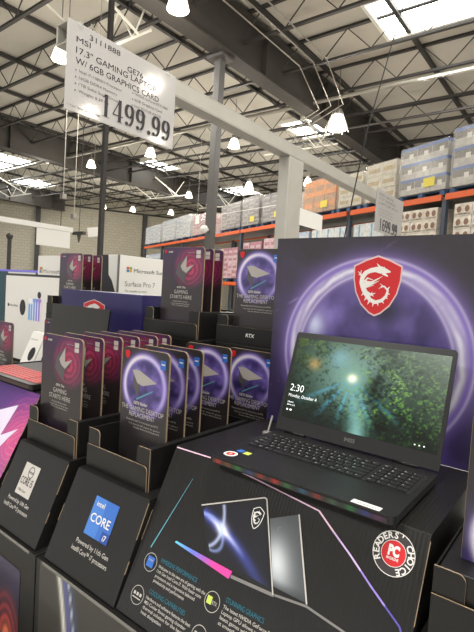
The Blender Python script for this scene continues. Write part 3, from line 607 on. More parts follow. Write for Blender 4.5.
# laptop picture (back)
def art_lid(x, y): 
    c = full(x, (74, 78, 82)); c = mixc(c, (196, 202, 206), gs(np.hypot((x-.15)/1.2, y-.35), .38)); return mixc(c, (44, 46, 50), np.clip((.12-y)*6, 0, 1)*.8)
lb2 = quad_art('printed_laptop_back', [(.344, -.180), (.415, -.180), (.356, -.046), (.298, -.073)], art_lid, t, 1, 1, 30, 30)
pl = newp(); pl.stroke([(.356, -.046), (.416, -.181)], .003, .0016, 0); pl.stroke([(.352, -.192), (.416, -.184), (.505, -.194)], .004, .0012, 1); dragon(pl, .325, -.085, .012, .016, 1, .0016); pl.build('printed_edge', ['whitetext', 'grey'], lb2)
# badge
pl = newp(); c = (.540, -.049); pl.ell(c, .0355, .0355, .0008, 2); pl.ring(c, .0355, .0355, .0012, .0012, 1); pl.ell(c, .0205, .0205, .0012, 0); pl.ring(c, .0212, .0212, .0009, .0014, 1)
pl.text('PC', c[0], c[1]-.0035, .0155, .019, 1, h=.0018, align='c', bold=.06); pl.text('MAGAZINE', c[0], c[1]-.0105, .0042, .020, 1, h=.0018, align='c', bold=.02)
def ringtext(txt, a0, a1, rr, hg):
    for i, ch in enumerate(txt):
        if ch == ' ': continue
        a = R(a0+(a1-a0)*i/(len(txt)-1)); pl.text(ch, c[0]+rr*math.cos(a), c[1]+rr*math.sin(a), hg, None, 1, h=.0018, align='c', bold=.03, rot=a-math.pi/2)
ringtext("READERS' CHOICE", 208, -64, .0238, .0100)
pl.build('award_badge', ['red', 'whiteprint', 'dark'], t)
# icons with text blocks
def icon_block(cx, cy, tx, ty, title, lines, kind):
    pl = newp(); pl.ring((cx, cy), .0185, .0185, .0011, .0008, 0)
    if kind == 0: pl.rect(cx-.010, cx+.010, cy-.010, cy+.011, .0012, 2); pl.text('intel', cx-.007, cy+.003, .004, .013, 0, h=.0016)
    if kind == 1:
        for k in (-1, 0, 1): pl.rect(cx-.003+k*.009, cx+.003+k*.009, cy-.001, cy+.005, .0012, 0)
        pl.rect(cx-.012, cx+.012, cy-.007, cy-.005, .0012, 0)
    if kind == 2: pl.rect(cx-.013, cx-.001, cy-.006, cy+.008, .0012, 3); pl.text('RTX', cx+.001, cy-.004, .007, .012, 0, h=.0016)
    pl.text(title, tx, ty, .0088, .105 if kind < 2 else .088, 1)
    for i, (s_, w_) in enumerate(lines): pl.text(s_, tx-.002, ty-.0115-.0095*i, .0062, w_, 0, bold=.006)
    pl.build('printed_feature', ['whitetext', 'teal', 'intel', 'lime'], t)
icon_block(.048, -.250, .075, -.240, 'IMMERSIVE PERFORMANCE', [('Welcome to the new era of gaming with the', .135), ('11th Gen Intel Core i7. With faster core', .128), ('processors and a responsive balanced', .115), ('productivity and performance', .09)], 0)
icon_block(.045, -.318, .072, -.303, 'COOLING CAPABILITIES', [('Hardware and software features the best', .128), ('MSI Cooler Boost gaming chamber', .12), ('thermal solution for the best', .115), ('heat dissipation', .06)], 1)
icon_block(.229, -.255, .258, -.243, 'STUNNING GRAPHICS', [('The latest NVIDIA GeForce RTX', .12), ('Laptop GPU allows you to play', .12), ('latest games with ray tracing', .11), ('at smooth speeds', .07)], 2)
icon_block(.224, -.318, .258, -.305, 'BEYOND FAST DISPLAY', [('Immersive gaming', .08)], 1)
# ================================================================ BACK PANELS
def art_bigring(x, y, cx=.305, cy=.235, rr=.235):
    n = fbm(x*14, y*14); r = np.hypot(x-cx, (y-cy)*1.0); a = np.arctan2(y-cy, x-cx)
    c = full(x, (40, 35, 42)); c = mixc(c, (58, 48, 100), np.clip(.75-y*1.7, 0, 1)); c = mixc(c, (96, 78, 156), np.clip((fbm(x*9+5, y*9)-.5)*3, 0, 1)*np.clip(1.1-y*1.7, 0, 1)*.8)
    c = mixc(c, (104, 76, 176), gs(np.maximum(r-rr, 0), .045)*.5)
    ins = np.clip((rr-.02-r)/.03, 0, 1); neb = np.clip(fbm(x*16+3, y*12)*1.5-.35, 0, 1)
    ic = mixc(full(x, (56, 44, 98)), (120, 104, 178), neb); ic = mixc(ic, (216, 226, 250), gs(np.hypot(x-.14, (y-.30)*.8), .03)*.9); ic = mixc(ic, (24, 18, 44), gs(np.hypot((x-cx-.03)/1.6, y-cy-.12), .03)*.9)
    c = c*(1-ins[..., None])+ic*ins[..., None]
    st = .7+.3*np.sin(a*3+r*220+n*6)
    c = mixc(c, (140, 122, 190), gs(r-rr+.004, .034)*.85); c = mixc(c, (226, 226, 236), gs(r-rr+.009, .014)*st*.95); c = mixc(c, (120, 96, 190), gs(r-rr-.010, .005)*.6); c = mixc(c, (214, 208, 236), gs(r-rr+.026+.004*np.sin(a*3), .004)*.6); c = mixc(c, (206, 198, 236), gs(r-rr-.018, .004)*.6)
    d = (x*.5-y*.86); c = mixc(c, (150, 140, 190), gs(np.mod(d*1.0, .19)-.1, .003)*np.clip((fbm(x*30, y*30)-.56)*4, 0, 1)*.6)
    return c
PH = .545
t = empty('backboard', (.16, .125, 1.1145), 'big dark purple backboard with glowing ring and red dragon shield', 'panel', 'dragon shield panels')
MB().box(-.293, .293, -.0, .028, 0, PH).build('board', ['navy'], t, bevel=.001)
art_grid('printed_front', (-.293, -.0005, 0), (1, 0, 0), (0, 0, 1), .586, PH, 220, 200, art_bigring, parent=t)
pl = Plane((0, -.001, 0), (1, 0, 0), (0, 0, 1)); shield(pl, .018, .417, .130, .158); pl.build('dragon_shield', ['red', 'pinkgrey', 'whiteprint'], t)
# navy panel on the left
t = empty('backboard', (-1.10, .2, 1.1145), 'navy box panel with small red dragon shield behind the left laptop', 'panel', 'dragon shield panels')
MB().box(-.287, .287, 0, .125, 0, .342).build('board', 'navy', t, bevel=.001)
pl = Plane((0, -.001, 0), (1, 0, 0), (0, 0, 1)); shield(pl, -.028, .245, .155, .125); pl.build('dragon_shield', ['red', 'pinkgrey', 'whiteprint'], t)

# ================================================================ TRAYS
def tray(x0, x1, y0, y1, z0, lb, h=.105, lip=.062):
    t = empty('card_tray', ((x0+x1)/2, y0, z0), lb, 'tray', 'black card trays'); w = (x1-x0)/2; D = y1-y0; wl_ = .046; tw = .018
    MB().box(-w+.001, w-.001, .008, D-.001, 0, .004).build('base', 'blackin', t)
    for s_ in (-1, 1):
        a, c = (-w, -w+.004) if s_ < 0 else (w-tw, w)
        b = MB().box(a, c, .0085, D-.001, .0045, h-.001, 0); b.build('side_wall', ['black'], t, bevel=.002)
    b = MB().sheet(rrect(-w, -w+wl_, 0, h, .012, (1, 0, 0, 0)), (0, .004, 0), (1, 0, 0), (0, 0, 1), .003, 0, 1); b.build('left_flap', ['black', 'tan'], t)
    b = MB().sheet(rrect(w-wl_, w, 0, h, .008, (0, 1, 0, 0)), (0, .004, 0), (1, 0, 0), (0, 0, 1), .003, 0, 1); b.build('right_flap', ['black', 'tan'], t)
    b = MB().sheet(rrect(-w, w-.004, 0, lip, .012, (1, 0, 0, 0)), (0, .0, 0), (1, 0, 0), (0, 0, 1), .003, 0, 1); b.build('front_lip', ['black', 'tan'], t)
    MB().box(-w, w, D, D+.004, 0, h).build('back_wall', 'black', t)
    return t
tray(-.425, -.182, -.301, .095, 1.0, 'black tray full of purple ring cards on the blue-badged stand')
tray(-.735, -.482, -.301, .095, 1.0, 'black tray full of red swirl cards on the grey-badged stand')
tray(-.745, -.465, .155, .45, 1.3165, 'upper black tray holding the red swirl cards, centre back', .10, .055)
tray(-.42, -.125, .205, .45, 1.3165, 'upper black tray right next to the big purple panel', .095, .06)
tray(.468, .80, -.302, .10, .976, 'black tray with rounded front lip at the bottom right edge', .118, .075)
tray(-1.76, -1.48, .34, .6, 1.3165, 'upper black tray left of the navy panel', .095, .055)
tray(-1.79, -1.42, -.12, .33, .946, 'black tray behind the left laptop by the left edge', .1, .06)
# small white text on the lip of the centre upper tray
pl = Plane((-.29, .2045, 1.345), (1, 0, 0), (0, 0, 1)); pl.text('RTX', 0, .0, .012, .035, 0, bold=.02, shear=.2)
for c in S.objects:
    if c.get('label', '').startswith('upper black tray right next'): TR = c
o = pl.build('lettering', 'whiteprint'); o.parent = TR; o.matrix_parent_inverse = Matrix.Translation(TR.location).inverted()

# ================================================================ PRODUCT CARDS
def art_redcard(w, h):
    def f(x, y):
        cx, cy = .68*w, h-.075; r = np.hypot((x-cx)/1.05, y-cy); a = np.arctan2(y-cy, x-cx); n = fbm(x*22, y*22)
        c = full(x, (44, 38, 40)); c = mixc(c, (66, 36, 84), np.clip((y-(h-.17))/.17, 0, 1)*.75)
        k = np.clip(1.15-r/.072, 0, 1)**.7*np.clip((x-.02)/.05, 0, 1); band = .5+.5*np.sin(r*330+n*9+a*1.5)
        c = mixc(c, (128, 32, 72), k); c = mixc(c, (218, 66, 108), k*band*.7); c = mixc(c, (96, 44, 112), np.clip(r/.078-.45, 0, 1)*k*.7); c = mixc(c, (44, 38, 40), np.clip((h-.135-y)/.03, 0, 1)); c = mixc(c, (58, 40, 72), np.clip((.09-y)/.08, 0, 1)*.6)
        return c
    return f
def art_purplecard(w, h):
    def f(x, y):
        cx, cy, rr = .5*w, h-.098, .079; r = np.hypot(x-cx, y-cy); a = np.arctan2(y-cy, x-cx)
        c = full(x, (44, 40, 42)); c = mixc(c, (84, 66, 150), gs(np.maximum(r-rr, 0), .014)*.8); ins = np.clip((rr-r)/.008, 0, 1)
        ic = mixc(full(x, (48, 40, 92)), (116, 96, 176), np.clip(fbm(x*45, y*45)*1.7-.4, 0, 1)); ic = mixc(ic, (190, 200, 236), gs(np.hypot(x-.06, y-(h-.065)), .012)*.8); ic = mixc(ic, (44, 40, 44), np.clip((h-.145-y)/.03, 0, 1))
        c = c*(1-ins[..., None])+ic*ins[..., None]; fd = np.clip((y-(h-.185))/.05, 0.25, 1); c = mixc(c, (150, 132, 216), gs(r-rr, .009)*.95*fd)
        c = mixc(c, (222, 216, 240), gs(r-rr+.002, .0055)*fd*(.35+.65*np.clip(np.cos(a-2.5)*.5+.5, 0, 1))); c = mixc(c, (230, 226, 180), gs(r-rr, .004)*gs(a-2.2, .5)*.5)
        c = mixc(c, (44, 40, 42), np.clip((h-.175-y)/.02, 0, 1)); return c
    return f
def make_card(kind, w, h, label, group='product cards in the trays'):
    t = empty('product_card', (0, 0, 0), label, 'card', group)
    MB().sheet(rrect(0, w, 0, h, .016, (1, 1, 0, 0)), (0, 0, 0), (1, 0, 0), (0, 0, 1), .005, 0, 0).build('card_board', 'tan', t)
    art_grid('printed_front', (.0008, -.0003, 0), (1, 0, 0), (0, 0, 1), w-.0016, h-.0008, 54, 86, art_redcard(w, h) if kind == 'red' else art_purplecard(w, h), parent=t, rc=.015)
    pl = Plane((0, -.001, 0), (1, 0, 0), (0, 0, 1))
    if kind == 'red':
        cx = .60*w; pl.poly([(cx, h-.032), (cx-.045, h-.062), (cx-.052, h-.100), (cx-.002, h-.135)], .0006, 1); pl.poly([(cx, h-.032), (cx+.0, h-.095), (cx-.02, h-.085), (cx-.03, h-.07)], .0008, 0)
        pl.poly([(cx+.038, h-.064), (cx, h-.075), (cx, h-.096)], .0008, 0); pl.poly([(cx+.038, h-.064), (cx, h-.096), (cx+.003, h-.104)], .0009, 1)
    else:
        a = [(.24*w, h-.060), (.40*w, h-.058), (.78*w, h-.083), (.48*w, h-.098), (.36*w, h-.093)]; pl.poly(a, .0006, 0); pl.poly([(.27*w, h-.066), (.37*w, h-.094), (.42*w, h-.096), (.40*w, h-.132), (.26*w, h-.1)], .0005, 1)
        pl.poly([(.36*w, h-.134), (.70*w, h-.104), (.70*w, h-.107), (.36*w, h-.139)], .0008, 2)
    pl.build('printed_laptop', [mat('silver_print_%s' % kind, (168, 162, 158), .35), mat('grey_print_%s' % kind, (84, 80, 84), .4), 'cyan'], t)  # silver and dark grey inks of the laptop picture
    pl = Plane((0, -.001, 0), (1, 0, 0), (0, 0, 1))
    if kind == 'red':
        pl.text('msi', .26*w*.35+.012, h-.020, .0068, .022, 0, bold=.04); pl.text('NVIDIA GeForce', .62*w, h-.022, .003, .035, 0)
        pl.text('GF76 Thin', .5*w, h-.152, .007, .045, 0, align='c', bold=.03, shear=.15)
        pl.text('GAMING', .5*w, h-.172, .0135, .070, 0, align='c'); pl.text('STARTS HERE', .5*w, h-.191, .0135, .112, 0, align='c')
        pl.text('Powered by Intel Core processors', .5*w, h-.203, .005, .078, 0, align='c'); pl.text('15.6 inch display with GeForce graphics', .5*w, h-.211, .004, .095, 0, align='c'); pl.text('Thin and light gaming laptop', .5*w, h-.218, .004, .085, 0, align='c')
        pl.rect(.82*w, .92*w, h-.026, h-.012, .0008, 0); pl.rect(.82*w, .92*w, h-.040, h-.028, .0008, 0)
    else:
        pl.text('GE76 Raider', .45*w, h-.150, .008, .055, 0, align='c', bold=.04, shear=.15)
        pl.text('THE GAMING DESKTOP', .49*w, h-.168, .0125, .165, 0, align='c'); pl.text('REPLACEMENT', .49*w, h-.184, .0125, .100, 0, align='c')
        pl.text('Powered by Intel Core processors and RTX', .5*w, h-.197, .005, .125, 0, align='c'); pl.text('17.3 inch full HD display for gamers', .55*w, h-.207, .004, .12, 0, align='c'); pl.text('Cooler Boost and keyboard', .6*w, h-.215, .004, .10, 0, align='c')
    pl.build('lettering', 'whitetext', t)
    pl = Plane((0, -.001, 0), (1, 0, 0), (0, 0, 1))
    if kind == 'red': shield(pl, .075*w, h-.016, .012, .013, hh=0, draw=False)
    else: shield(pl, .12*w, h-.020, .020, .024, hh=0, draw=False)
    pl.build('shield_print', ['red', 'red', 'whiteprint'], t)
    if kind != 'red':
        pl = Plane((0, -.001, 0), (1, 0, 0), (0, 0, 1)); pl.rect(.83*w, .94*w, h-.044, h-.020, .0006, 0); pl.rect(.85*w, .92*w, h-.032, h-.029, .001, 1); pl.build('blue_tag', ['intel', 'whiteprint'], t)
    return t
def card(src, x, y, z, lb, first=False, rz=0, rx=0):
    c = src if first else copy_tree(src)
    c.location = (x, y, z); c.rotation_euler = (rx, 0, rz); c['label'] = lb; return c
WR, HR = .212, .325; red = make_card('red', WR, HR, '')
WP, HP = .183, .322; pur = make_card('purple', WP, HP, '')
zr = 1.0055
ordn = ('front', 'second', 'third', 'fourth', 'fifth', 'last')
for i, y in enumerate((-.268, -.200, -.130, -.065, .01, .075)):
    card(red, -.724+(0, .002, .0, .002, .004, .0)[i], y, zr, ('front red swirl card in the tray over the grey badge, fully visible' if i == 0 else '%s red swirl card from the front in the tray over the grey badge' % ordn[i]), first=(i == 0))
for i, y in enumerate((-.225, -.160, -.100, .022)):
    card(pur, -.3875+(.0, .0, .0, .001)[i], y, zr, ('front purple ring card in the tray over the blue badge, fully visible' if i == 0 else '%s purple ring card from the front in the tray over the blue badge' % ordn[i]), first=(i == 0))
card(pur, -.315, .150, .99, 'shaded purple ring card half hidden behind the big panel')
o = tag(MB().box(-.34, -.115, .13, .195, .79, .985).build('card_block', 'black'), 'small black block under the shaded purple card', 'box')
for i, y in enumerate((.195, .245, .30)):
    card(red, -.6985-(.0, .0, .0)[i], y, 1.3215, '%s red swirl card in the upper centre tray' % ordn[i])
card(pur, -.376, .245, 1.3215, 'purple ring card in the upper tray next to the big panel')
for c in (red, pur): pass
for i, y in enumerate((.40, .46, .52)):
    card(red, -1.742, y, 1.3215, '%s red swirl card in the upper left tray' % ordn[i])
card(red, -1.775, .06, .953, 'red swirl card cut by the left edge of the photo'); card(red, -1.685, .29, .965, 'red swirl card half hidden by the left laptop lid')
for c in S.objects:
    if c.get('label', '').startswith('black tray with rounded front'): MB().box(-.16, .16, .009, .39, .02, .1165).build('top_plate', 'black', c, bevel=.002)
t = empty('product_card', (.4945, -.245, 1.0935), 'dark card with a low purple ring cut by the right edge of the photo', 'card')
MB().sheet(rrect(0, .2, 0, .24, .016, (1, 1, 0, 0)), (0, 0, 0), (1, 0, 0), (0, 0, 1), .005, 0, 0).build('card_board', 'tan', t)
def art_low(x, y):
    r = np.hypot(x-.1, y-.045); c = full(x, (40, 37, 40)); c = mixc(c, (74, 60, 140), gs(r-.07, .03)*.9+np.clip((.07-r)/.02, 0, 1)*.5); c = mixc(c, (60, 50, 110), np.clip((.03-y)/.03, 0, 1)*.7); return mixc(c, (226, 220, 242), gs(r-.085, .007)*.9)
art_grid('printed_front', (.0008, -.0003, 0), (1, 0, 0), (0, 0, 1), .1984, .239, 54, 60, art_low, parent=t, rc=.015)

# ================================================================ LAPTOPS
def art_jungle_glare(x, y):
    W_, H_ = .393, .2175; u = x/W_; v = y/H_; n = fbm(u*9, v*7, 5); n2 = fbm(u*34+4, v*24, 4); cx, cy = .44, .60
    r = np.hypot((u-cx)*1.6, v-cy); a = np.arctan2(v-cy, (u-cx)*1.6)
    c = full(x, (42, 54, 46)); c = mixc(c, (92, 108, 96), np.clip(1.1-u*1.6, 0, 1)*np.clip(v*1.2, 0, 1)*.7)
    c = mixc(c, (150, 186, 176), gs(r, .42)*.75)
    rays = np.clip(np.sin(a*17)+np.sin(a*29+1)*.6, 0, 1.4)/1.4*(a < -.4)*(a > -2.7); c = mixc(c, (96, 160, 190), rays*gs(r-.25, .35)*.8)
    n3 = fbm(u*90+7, v*60+2, 3); leaf = np.clip((n3-.48)*6, 0, 1)*np.clip((n2-.38)*6, 0, 1); right = np.clip((u-.34)*3.4, 0, 1); c = mixc(c, (92, 140, 62), leaf*right*.8*np.clip(1.2-v*.6, 0, 1)); c = mixc(c, (164, 196, 100), (n3 > .60)*right*np.clip((n2-.45)*6, 0, 1)*gs(r-.25, .3)*.8)
    dk = np.clip((fbm(u*60+9, v*40+3, 3)*.6+n*.4-.52)*9, 0, 1)*np.clip((r-.10)*5, 0, 1); c = mixc(c, (24, 34, 28), dk*.7*np.clip(.35+u, 0, 1)); c = mixc(c, (26, 34, 30), np.clip(.30-v, 0, .3)/.3*.6)
    c = mixc(c, (150, 196, 190), gs((u-.50)+(v-.3)*.12, .07)*np.clip(.62-v, 0, 1)*1.3)
    c = mixc(c, (18, 26, 24), gs((u-.63)-.04*np.sin(v*9), .05)*np.clip(n*1.6-.3, 0, 1)*.7)
    c = mixc(c, (176, 182, 172), np.clip(u*.8+v*.7-.80, 0, 1)*.95)  # pale room glare on the glass, painted into the upper right of the picture
    ltop = np.clip(.45-u, 0, .45)/.45*np.clip(v-.55, 0, 1)/.45*(n2 > .5); c = mixc(c, (120, 140, 70), ltop*.6); c = mixc(c, (255, 250, 220), gs(r, .05)); c = mixc(c, (214, 170, 110), gs(np.hypot((u-.16)*1.6, v-.70), .07)*.6)
    c = mixc(c, (150, 190, 210), gs(np.hypot((u-.33)*1.6, v-.82), .12)*.45); c = mixc(c, (26, 30, 28), np.clip(.12-u, 0, .12)/.12*.3)
    return np.clip((c-.5)*1.25+.47, 0, 1)
def art_ledbar(x, y):
    c = full(x, (16, 14, 14)); 
    for p, col in ((.04, (190, 40, 20)), (.11, (120, 70, 20)), (.18, (40, 120, 40)), (.26, (40, 60, 120)), (.33, (160, 40, 30)), (.42, (200, 30, 24)), (.49, (40, 110, 50)), (.58, (30, 90, 120)), (.66, (150, 40, 30)), (.74, (60, 90, 60)), (.83, (30, 120, 50)), (.90, (40, 50, 130)), (.96, (90, 30, 80))): c = mixc(c, col, gs(x-p, .03)*.9)
    return c
def laptop(loc, label, lit, keys, lean=15.4, rz=0):
    t = empty('laptop', loc, label, 'laptop', 'display laptops', rz)
    Wd, D, T = (.411 if lit else .397), (.272 if lit else .284), (.021 if lit else .0245)
    base = MB().sheet(rrect(0, Wd, -D, 0, .012), (0, 0, T), (1, 0, 0), (0, 1, 0), T*.72, 0, 0).sheet(rrect(.01, Wd-.01, -D+.01, -.01, .01), (0, 0, T*.28), (1, 0, 0), (0, 1, 0), T*.28, 0, 0).build('base', 'laptop', t, bevel=.0015)
    # light bar along the front edge
    art_grid('light_bar', (.012, -D-.0006, T*.36), (1, 0, 0), (0, 0, 1), Wd-.024, T*.42, 60, 2, lambda x, y: art_ledbar(x/(Wd-.024), y) if lit else full(x, (60, 16, 14)), 'bar', t)
    # touchpad
    if lit: pl = Plane((0, 0, T), (1, 0, 0), (0, 1, 0)); pl.stroke([(.120, -.262), (.230, -.262), (.230, -.178), (.120, -.178), (.120, -.262)], .0008, .0004); pl.build('touchpad', 'bezel', t)
    kb = MB().box(.010, Wd-.010, -.158, -.036, T, T+.0006).build('keyboard', 'key', t)
    if not lit: kb.location = (0, -.105, 0)
    kx = .007 if lit else 0
    rows = [['Esc']+['F%d' % i for i in range(1, 13)]+['Prt', 'Del'], list('`1234567890-=')+['Bks'], ['Tab']+list('QWERTYUIOP[]\\'), ['Cap']+list('ASDFGHJKL;\'')+['Ent'], ['Shf']+list('ZXCVBNM,./')+['Shf'], ['Ctl', 'Win', 'Alt', ' ', 'Alt', 'Fn', 'Ctl', '<', 'v', '>']]
    pit = .0187; n = 0
    for r_, row in enumerate(rows):
        wts = [1.0]*len(row)
        if r_ == 1: wts[-1] = 2
        if r_ == 2: wts[0] = 1.5; wts[-1] = 1.5
        if r_ == 3: wts[0] = 1.75; wts[-1] = 2.25
        if r_ == 4: wts[0] = 2.25; wts[-1] = 2.75
        if r_ == 5: wts = [1.25, 1, 1.25, 5.5, 1, 1, 1, 1, 1, 1]
        tot = sum(wts); x = .013+kx; full_w = .282; yy = -.040-r_*pit*1.04
        allk = [(lab, wt*full_w/tot) for lab, wt in zip(row, wts)]
        for lab, kw in allk+[(' ', -1)]+[(q, .0205) for q in ('Num/*-', '789+', '456+', '123=', '00.=', '<v> ')[r_][:4]]:
            if kw < 0: x = .303+kx; continue
            b = MB().box(-kw/2+.0012, kw/2-.0012, -pit/2+.0012, pit/2-.0012, 0, .0018, 0)
            if lab.strip():
                p2 = Plane((0, 0, .0018), (1, 0, 0), (0, 1, 0)); p2.text(lab if len(lab) < 3 or r_ == 0 else lab, -kw/2+.003, -.001, .0052 if len(lab) == 1 else .0034, None, 1, h=.0002, bold=.02); 
                n0 = len(b.v); b.v += p2.b.v; b.f += [tuple(n0+i for i in f) for f in p2.b.f]; b.m += [1]*len(p2.b.f)
            o = b.build('key', ['key' if lit else 'redkey', 'keylit'], kb); o.location = (x+kw/2, yy-pit/2, T+.0006); x += kw; n += 1
    # stickers
    if lit:
        pl = Plane((0, 0, T), (1, 0, 0), (0, 1, 0)); pl.ell((.033, -.236), .016, .016, .0004, 0, 20); pl.ell((.033, -.236), .010, .010, .0006, 1, 20); pl.text('5', .0305, -.240, .008, .005, 0, h=.0008, bold=.05); s1 = pl.build('round_sticker', ['whiteprint', 'red'], t); s1['label'] = 'red and white round sticker'
        pl = Plane((0, 0, T), (1, 0, 0), (0, 1, 0)); pl.rect(.030, .046, -.213, -.196, .0004, 0); pl.rect(.050, .066, -.216, -.199, .0004, 1); pl.build('logo_stickers', ['intel', 'lime'], t)
        pl = Plane((0, 0, T), (1, 0, 0), (0, 1, 0)); pl.rect(.330, .383, -.268, -.252, .0004, 0); pl.rect(.340, .375, -.263, -.261, .0006, 1); pl.rect(.340, .365, -.258, -.257, .0006, 1); pl.build('white_label', ['whiteprint', 'grey'], t)
    # lid
    A = R(lean); V = Vector((0, math.sin(A), math.cos(A))); O = Vector((0, -.004, T+.006)); Ld = .266 if lit else .25
    lid = MB().sheet(rrect(0, Wd, 0, Ld, .008, (1, 1, 0, 0)), O, (1, 0, 0), V, .0075, 0, 0).build('lid', 'bezel', t, bevel=.001)
    MB().tube((.03, .0, T+.003), (.085, .0, T+.003), .0055, 10).tube((.312, .0, T+.003), (.367, .0, T+.003), .0055, 10).build('hinge', 'laptop', t, smooth=True)
    if lit:
        N = Vector((1, 0, 0)).cross(V)
        sc = art_grid('screen', O+Vector((1, 0, 0))*.009+V*.033, (1, 0, 0), V, .393, .2175, 190, 120, art_jungle_glare, 'screen', lid)
        pl = Plane(O+Vector((1, 0, 0))*.009+V*.033, (1, 0, 0), V); pl.text('2:30', .008, .072, .0185, .040, 0, h=.0008, bold=-.012); pl.text('Monday, October 4', .008, .056, .0082, .082, 0, h=.0008, bold=-.008)
        pl.text('Home', .010, .040, .005, .016, 0, h=.0008); pl.text('Dinner at 6', .010, .033, .0045, .022, 0, h=.0008); pl.rect(.010, .015, .020, .024, .0008); pl.rect(.020, .026, .020, .024, .0008)
        for k in range(3): pl.ell((.345+.010*k, .010), .0016, .0016, .0008, 0, 10)
        pl.build('screen_lettering', [mat('screen_white', (235, 240, 240), .4, emit=.9)], lid)
    else:
        pl = Plane(O, (1, 0, 0), V); pl.rect(.008, .389, .033, .2475, .0006); pl.build('screen', 'glassblk', lid)
    pl = Plane(O, (1, 0, 0), V); pl.text('MSI', Wd/2, .012, .009, .026, 0, align='c', bold=.04, h=.0008); pl.build('logo', 'intelgrey', lid)
    return t
laptop((-.014, -.006, 1.1145), 'open black gaming laptop with lit jungle screen on the large stand', True, True, 18)
laptop((-1.245, .05, 1.1145), 'open dark laptop with red keys on the pink swirl stand', False, True, 6)
# tether clamp at the hinge
t = empty('security_tether', (-.034, -.016, 1.1145), 'silver security tether clamp at the left hinge of the lit laptop', 'tether')
MB().box(-.012, .010, -.010, .008, 0, .014).build('clamp', 'metal', t, bevel=.003); MB().tube((0, 0, .012), (.004, .012, .055), .003, 8).build('cable', 'metal', t)

# ================================================================ LEFT BACKGROUND GOODS
o = MB().box(-3.3, -1.91, .2, 2.4, 0, .94).build('display_table', 'wood', bevel=.01); tag(o, 'dark display counter behind the left trays', 'table')
t = empty('backlit_display', (-2.19, .52, .94), 'white advertising screen in a black frame behind the left laptop', 'display')
MB().box(-.41, .41, 0, .06, 0, .585).build('frame', 'bezel', t, bevel=.003); MB().box(-.395, .395, -.004, 0, .02, .57).build('white_face', 'white', t)
pl = Plane((-.395, -.0045, .02), (1, 0, 0), (0, 0, 1)); pl.text('HomePod', .06, .345, .015, .11, 0); pl.ell((.045, .352), .010, .012, .0006, 0, 14); pl.build('lettering', 'dark', t)
pl = Plane((-.395, -.0045, .02), (1, 0, 0), (0, 0, 1)); pl.ell((.235, .345), .037, .052, .0006, 0); pl.ell((.435, .435), .022, .022, .0006, 0, 14); pl.build('speaker_print', 'photo', t)
def art_bars(x, y):
    c = full(x, (110, 170, 226)); c = mixc(c, (150, 110, 214), np.clip(x*9-.4, 0, 1)); c = mixc(c, (226, 120, 180), np.clip((x-.11)*14, 0, 1)*.7); c = mixc(c, (240, 240, 244), (np.mod(x, .03) > .021)*1.0*(y < .12)); c = mixc(c, (240, 240, 244), ((x < .05)*(y > .10))*1.0)
    return c
art_grid('coloured_figures_print', (-.395+.31, -.0048, .02+.27), (1, 0, 0), (0, 0, 1), .15, .14, 50, 10, art_bars, parent=t)
# two white cartons with a dark oval picture
for x, y, lb in ((-2.085, .35, 'white carton with dark oval print, left one below the white screen'), (-1.925, .345, 'white carton with dark oval print, right one below the white screen')):
    t = empty('white_carton', (x, y, .94), lb, 'box', 'white cartons below the screen', 0)
    MB().prism([(0, 0), (.13, 0), (.13, .235), (.10, .235)], 0, .138).build('carton', 'white', t, bevel=.002)
    V = Vector((0, .10, .235)).normalized(); pl = Plane((0, 0, 0), (1, 0, 0), V); pl.ell((.085, .12), .032, .042, .0008, 0); pl.rect(.01, .09, .205, .212, .0008, 1); pl.build('device_print', ['photo', 'whitetext'], t)
# tablet box: white text side and picture side
t = empty('tablet_carton', (-2.0, 1.01, 0), 'large white tablet display box with brand lettering and grey tablet picture', 'box')
MB().box(-.20, 0, 0, .45, 1.36, 1.70).build('carton', 'white', t, bevel=.002)
pl = Plane((.0005, 0, 1.36), (0, 1, 0), (0, 0, 1)); pl.text('Microsoft Surface', .125, .225, .028, .36, 0); pl.text('Surface Pro 7', .05, .125, .036, .28, 1); pl.text('The versatile you need', .05, .085, .016, .20, 1)
pl.rect(.06, .082, .245, .262, .0008, 2); pl.rect(.085, .107, .245, .262, .0008, 3); pl.rect(.06, .082, .225, .242, .0008, 4); pl.rect(.085, .107, .225, .242, .0008, 5); pl.build('lettering', ['dark', 'grey', 'ms1', 'ms2', 'ms3', 'ms4'], t)
pl = Plane((-.20, -.0005, 1.36), (1, 0, 0), (0, 0, 1)); pl.poly([(0, 0), (.14, 0), (.16, .08), (.12, .16), (.08, .2), (.07, .34), (0, .34)], .0006, 0); pl.rect(.175, .2, 0, .34, .0006, 1); pl.build('tablet_picture', ['photo', 'grey'], t)
tag(MB().box(-2.3, -1.9, .95, 1.6, .94, 1.3595).build('shelf_carton', 'black'), 'black carton block carrying the white tablet box', 'box')
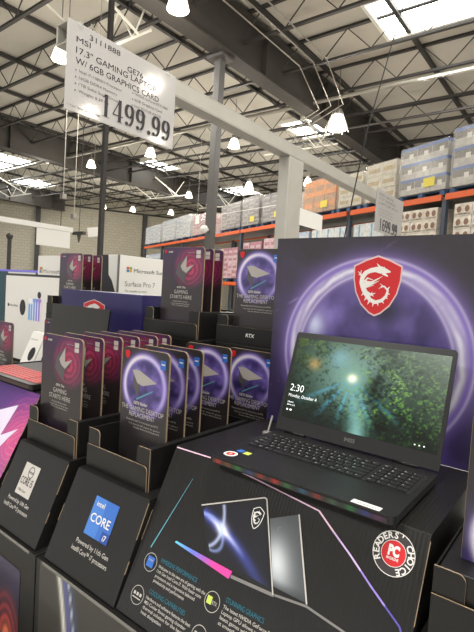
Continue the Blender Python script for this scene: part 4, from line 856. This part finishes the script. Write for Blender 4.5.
# second white branded box further left
t = empty('tablet_carton', (-3.05, 1.0, 0), 'smaller white box with a coloured tile logo behind the left cards', 'box')
MB().box(0, .36, 0, .2, .94, 1.69).build('carton', 'white', t, bevel=.002); pl = Plane((0, -.0005, 1.5), (1, 0, 0), (0, 0, 1)); pl.text('Microsoft', .09, .05, .03, .24, 0); pl.rect(.03, .05, .075, .098, .0008, 1); pl.rect(.054, .074, .075, .098, .0008, 2); pl.rect(.03, .05, .05, .072, .0008, 3); pl.rect(.054, .074, .05, .072, .0008, 4); pl.build('lettering', ['grey', 'ms1', 'ms2', 'ms3', 'ms4'], t)
# lit shelf with white header
t = empty('lit_shelf', (-4.95, 1.6, 0), 'far shelf with violet light strip above the white screen', 'shelf')
MB().box(-1.2, .82, 0, .3, 0, 1.565).build('body', 'teal2', t); MB().box(-1.2, .82, -.01, .28, 1.565, 1.588).build('light_strip', 'lightstrip', t)
MB().box(.22, .80, -.02, -.011, 1.50, 1.562).build('header', 'white', t)
pl = Plane((.24, -.0205, 1.51), (1, 0, 0), (0, 0, 1)); pl.text('INTERNET', .02, .012, .022, .3, 0); pl.build('lettering', 'grey', t)
# dark pole stand and white wall shelf
t = empty('pole_stand', (-6.5, 2.45, 0), 'short dark pole with round top left of the blank sign', 'stand'); MB().tube((0, 0, 0), (0, 0, 2.1), .03, 10).build('pole', 'dsteel', t); MB().sph((0, 0, 2.12), .05).build('top_knob', 'dsteel', t, smooth=True)
o = MB().box(-12.6, -11.9, 7.3, 9.0, 2.2, 2.3).build('wall_shelf', 'white'); tag(o, 'white gondola top behind the left cards', 'shelf')
# ceiling fan-like heater
t = empty('unit_heater', (-13.14, 8.0, 3.1), 'small brown hanging fixture at the end of the white rail', 'fixture'); MB().box(-.3, .3, -.06, .06, -.05, .05).build('body', 'dsteel', t); MB().tube((0, 0, 0), (0, 0, 4.5), .012, 6).build('hanger', 'dsteel', t); MB().tube((0, 0, 0), (0, 0, -.3), .08, 8, r2=.02).build('nozzle', 'dsteel', t)
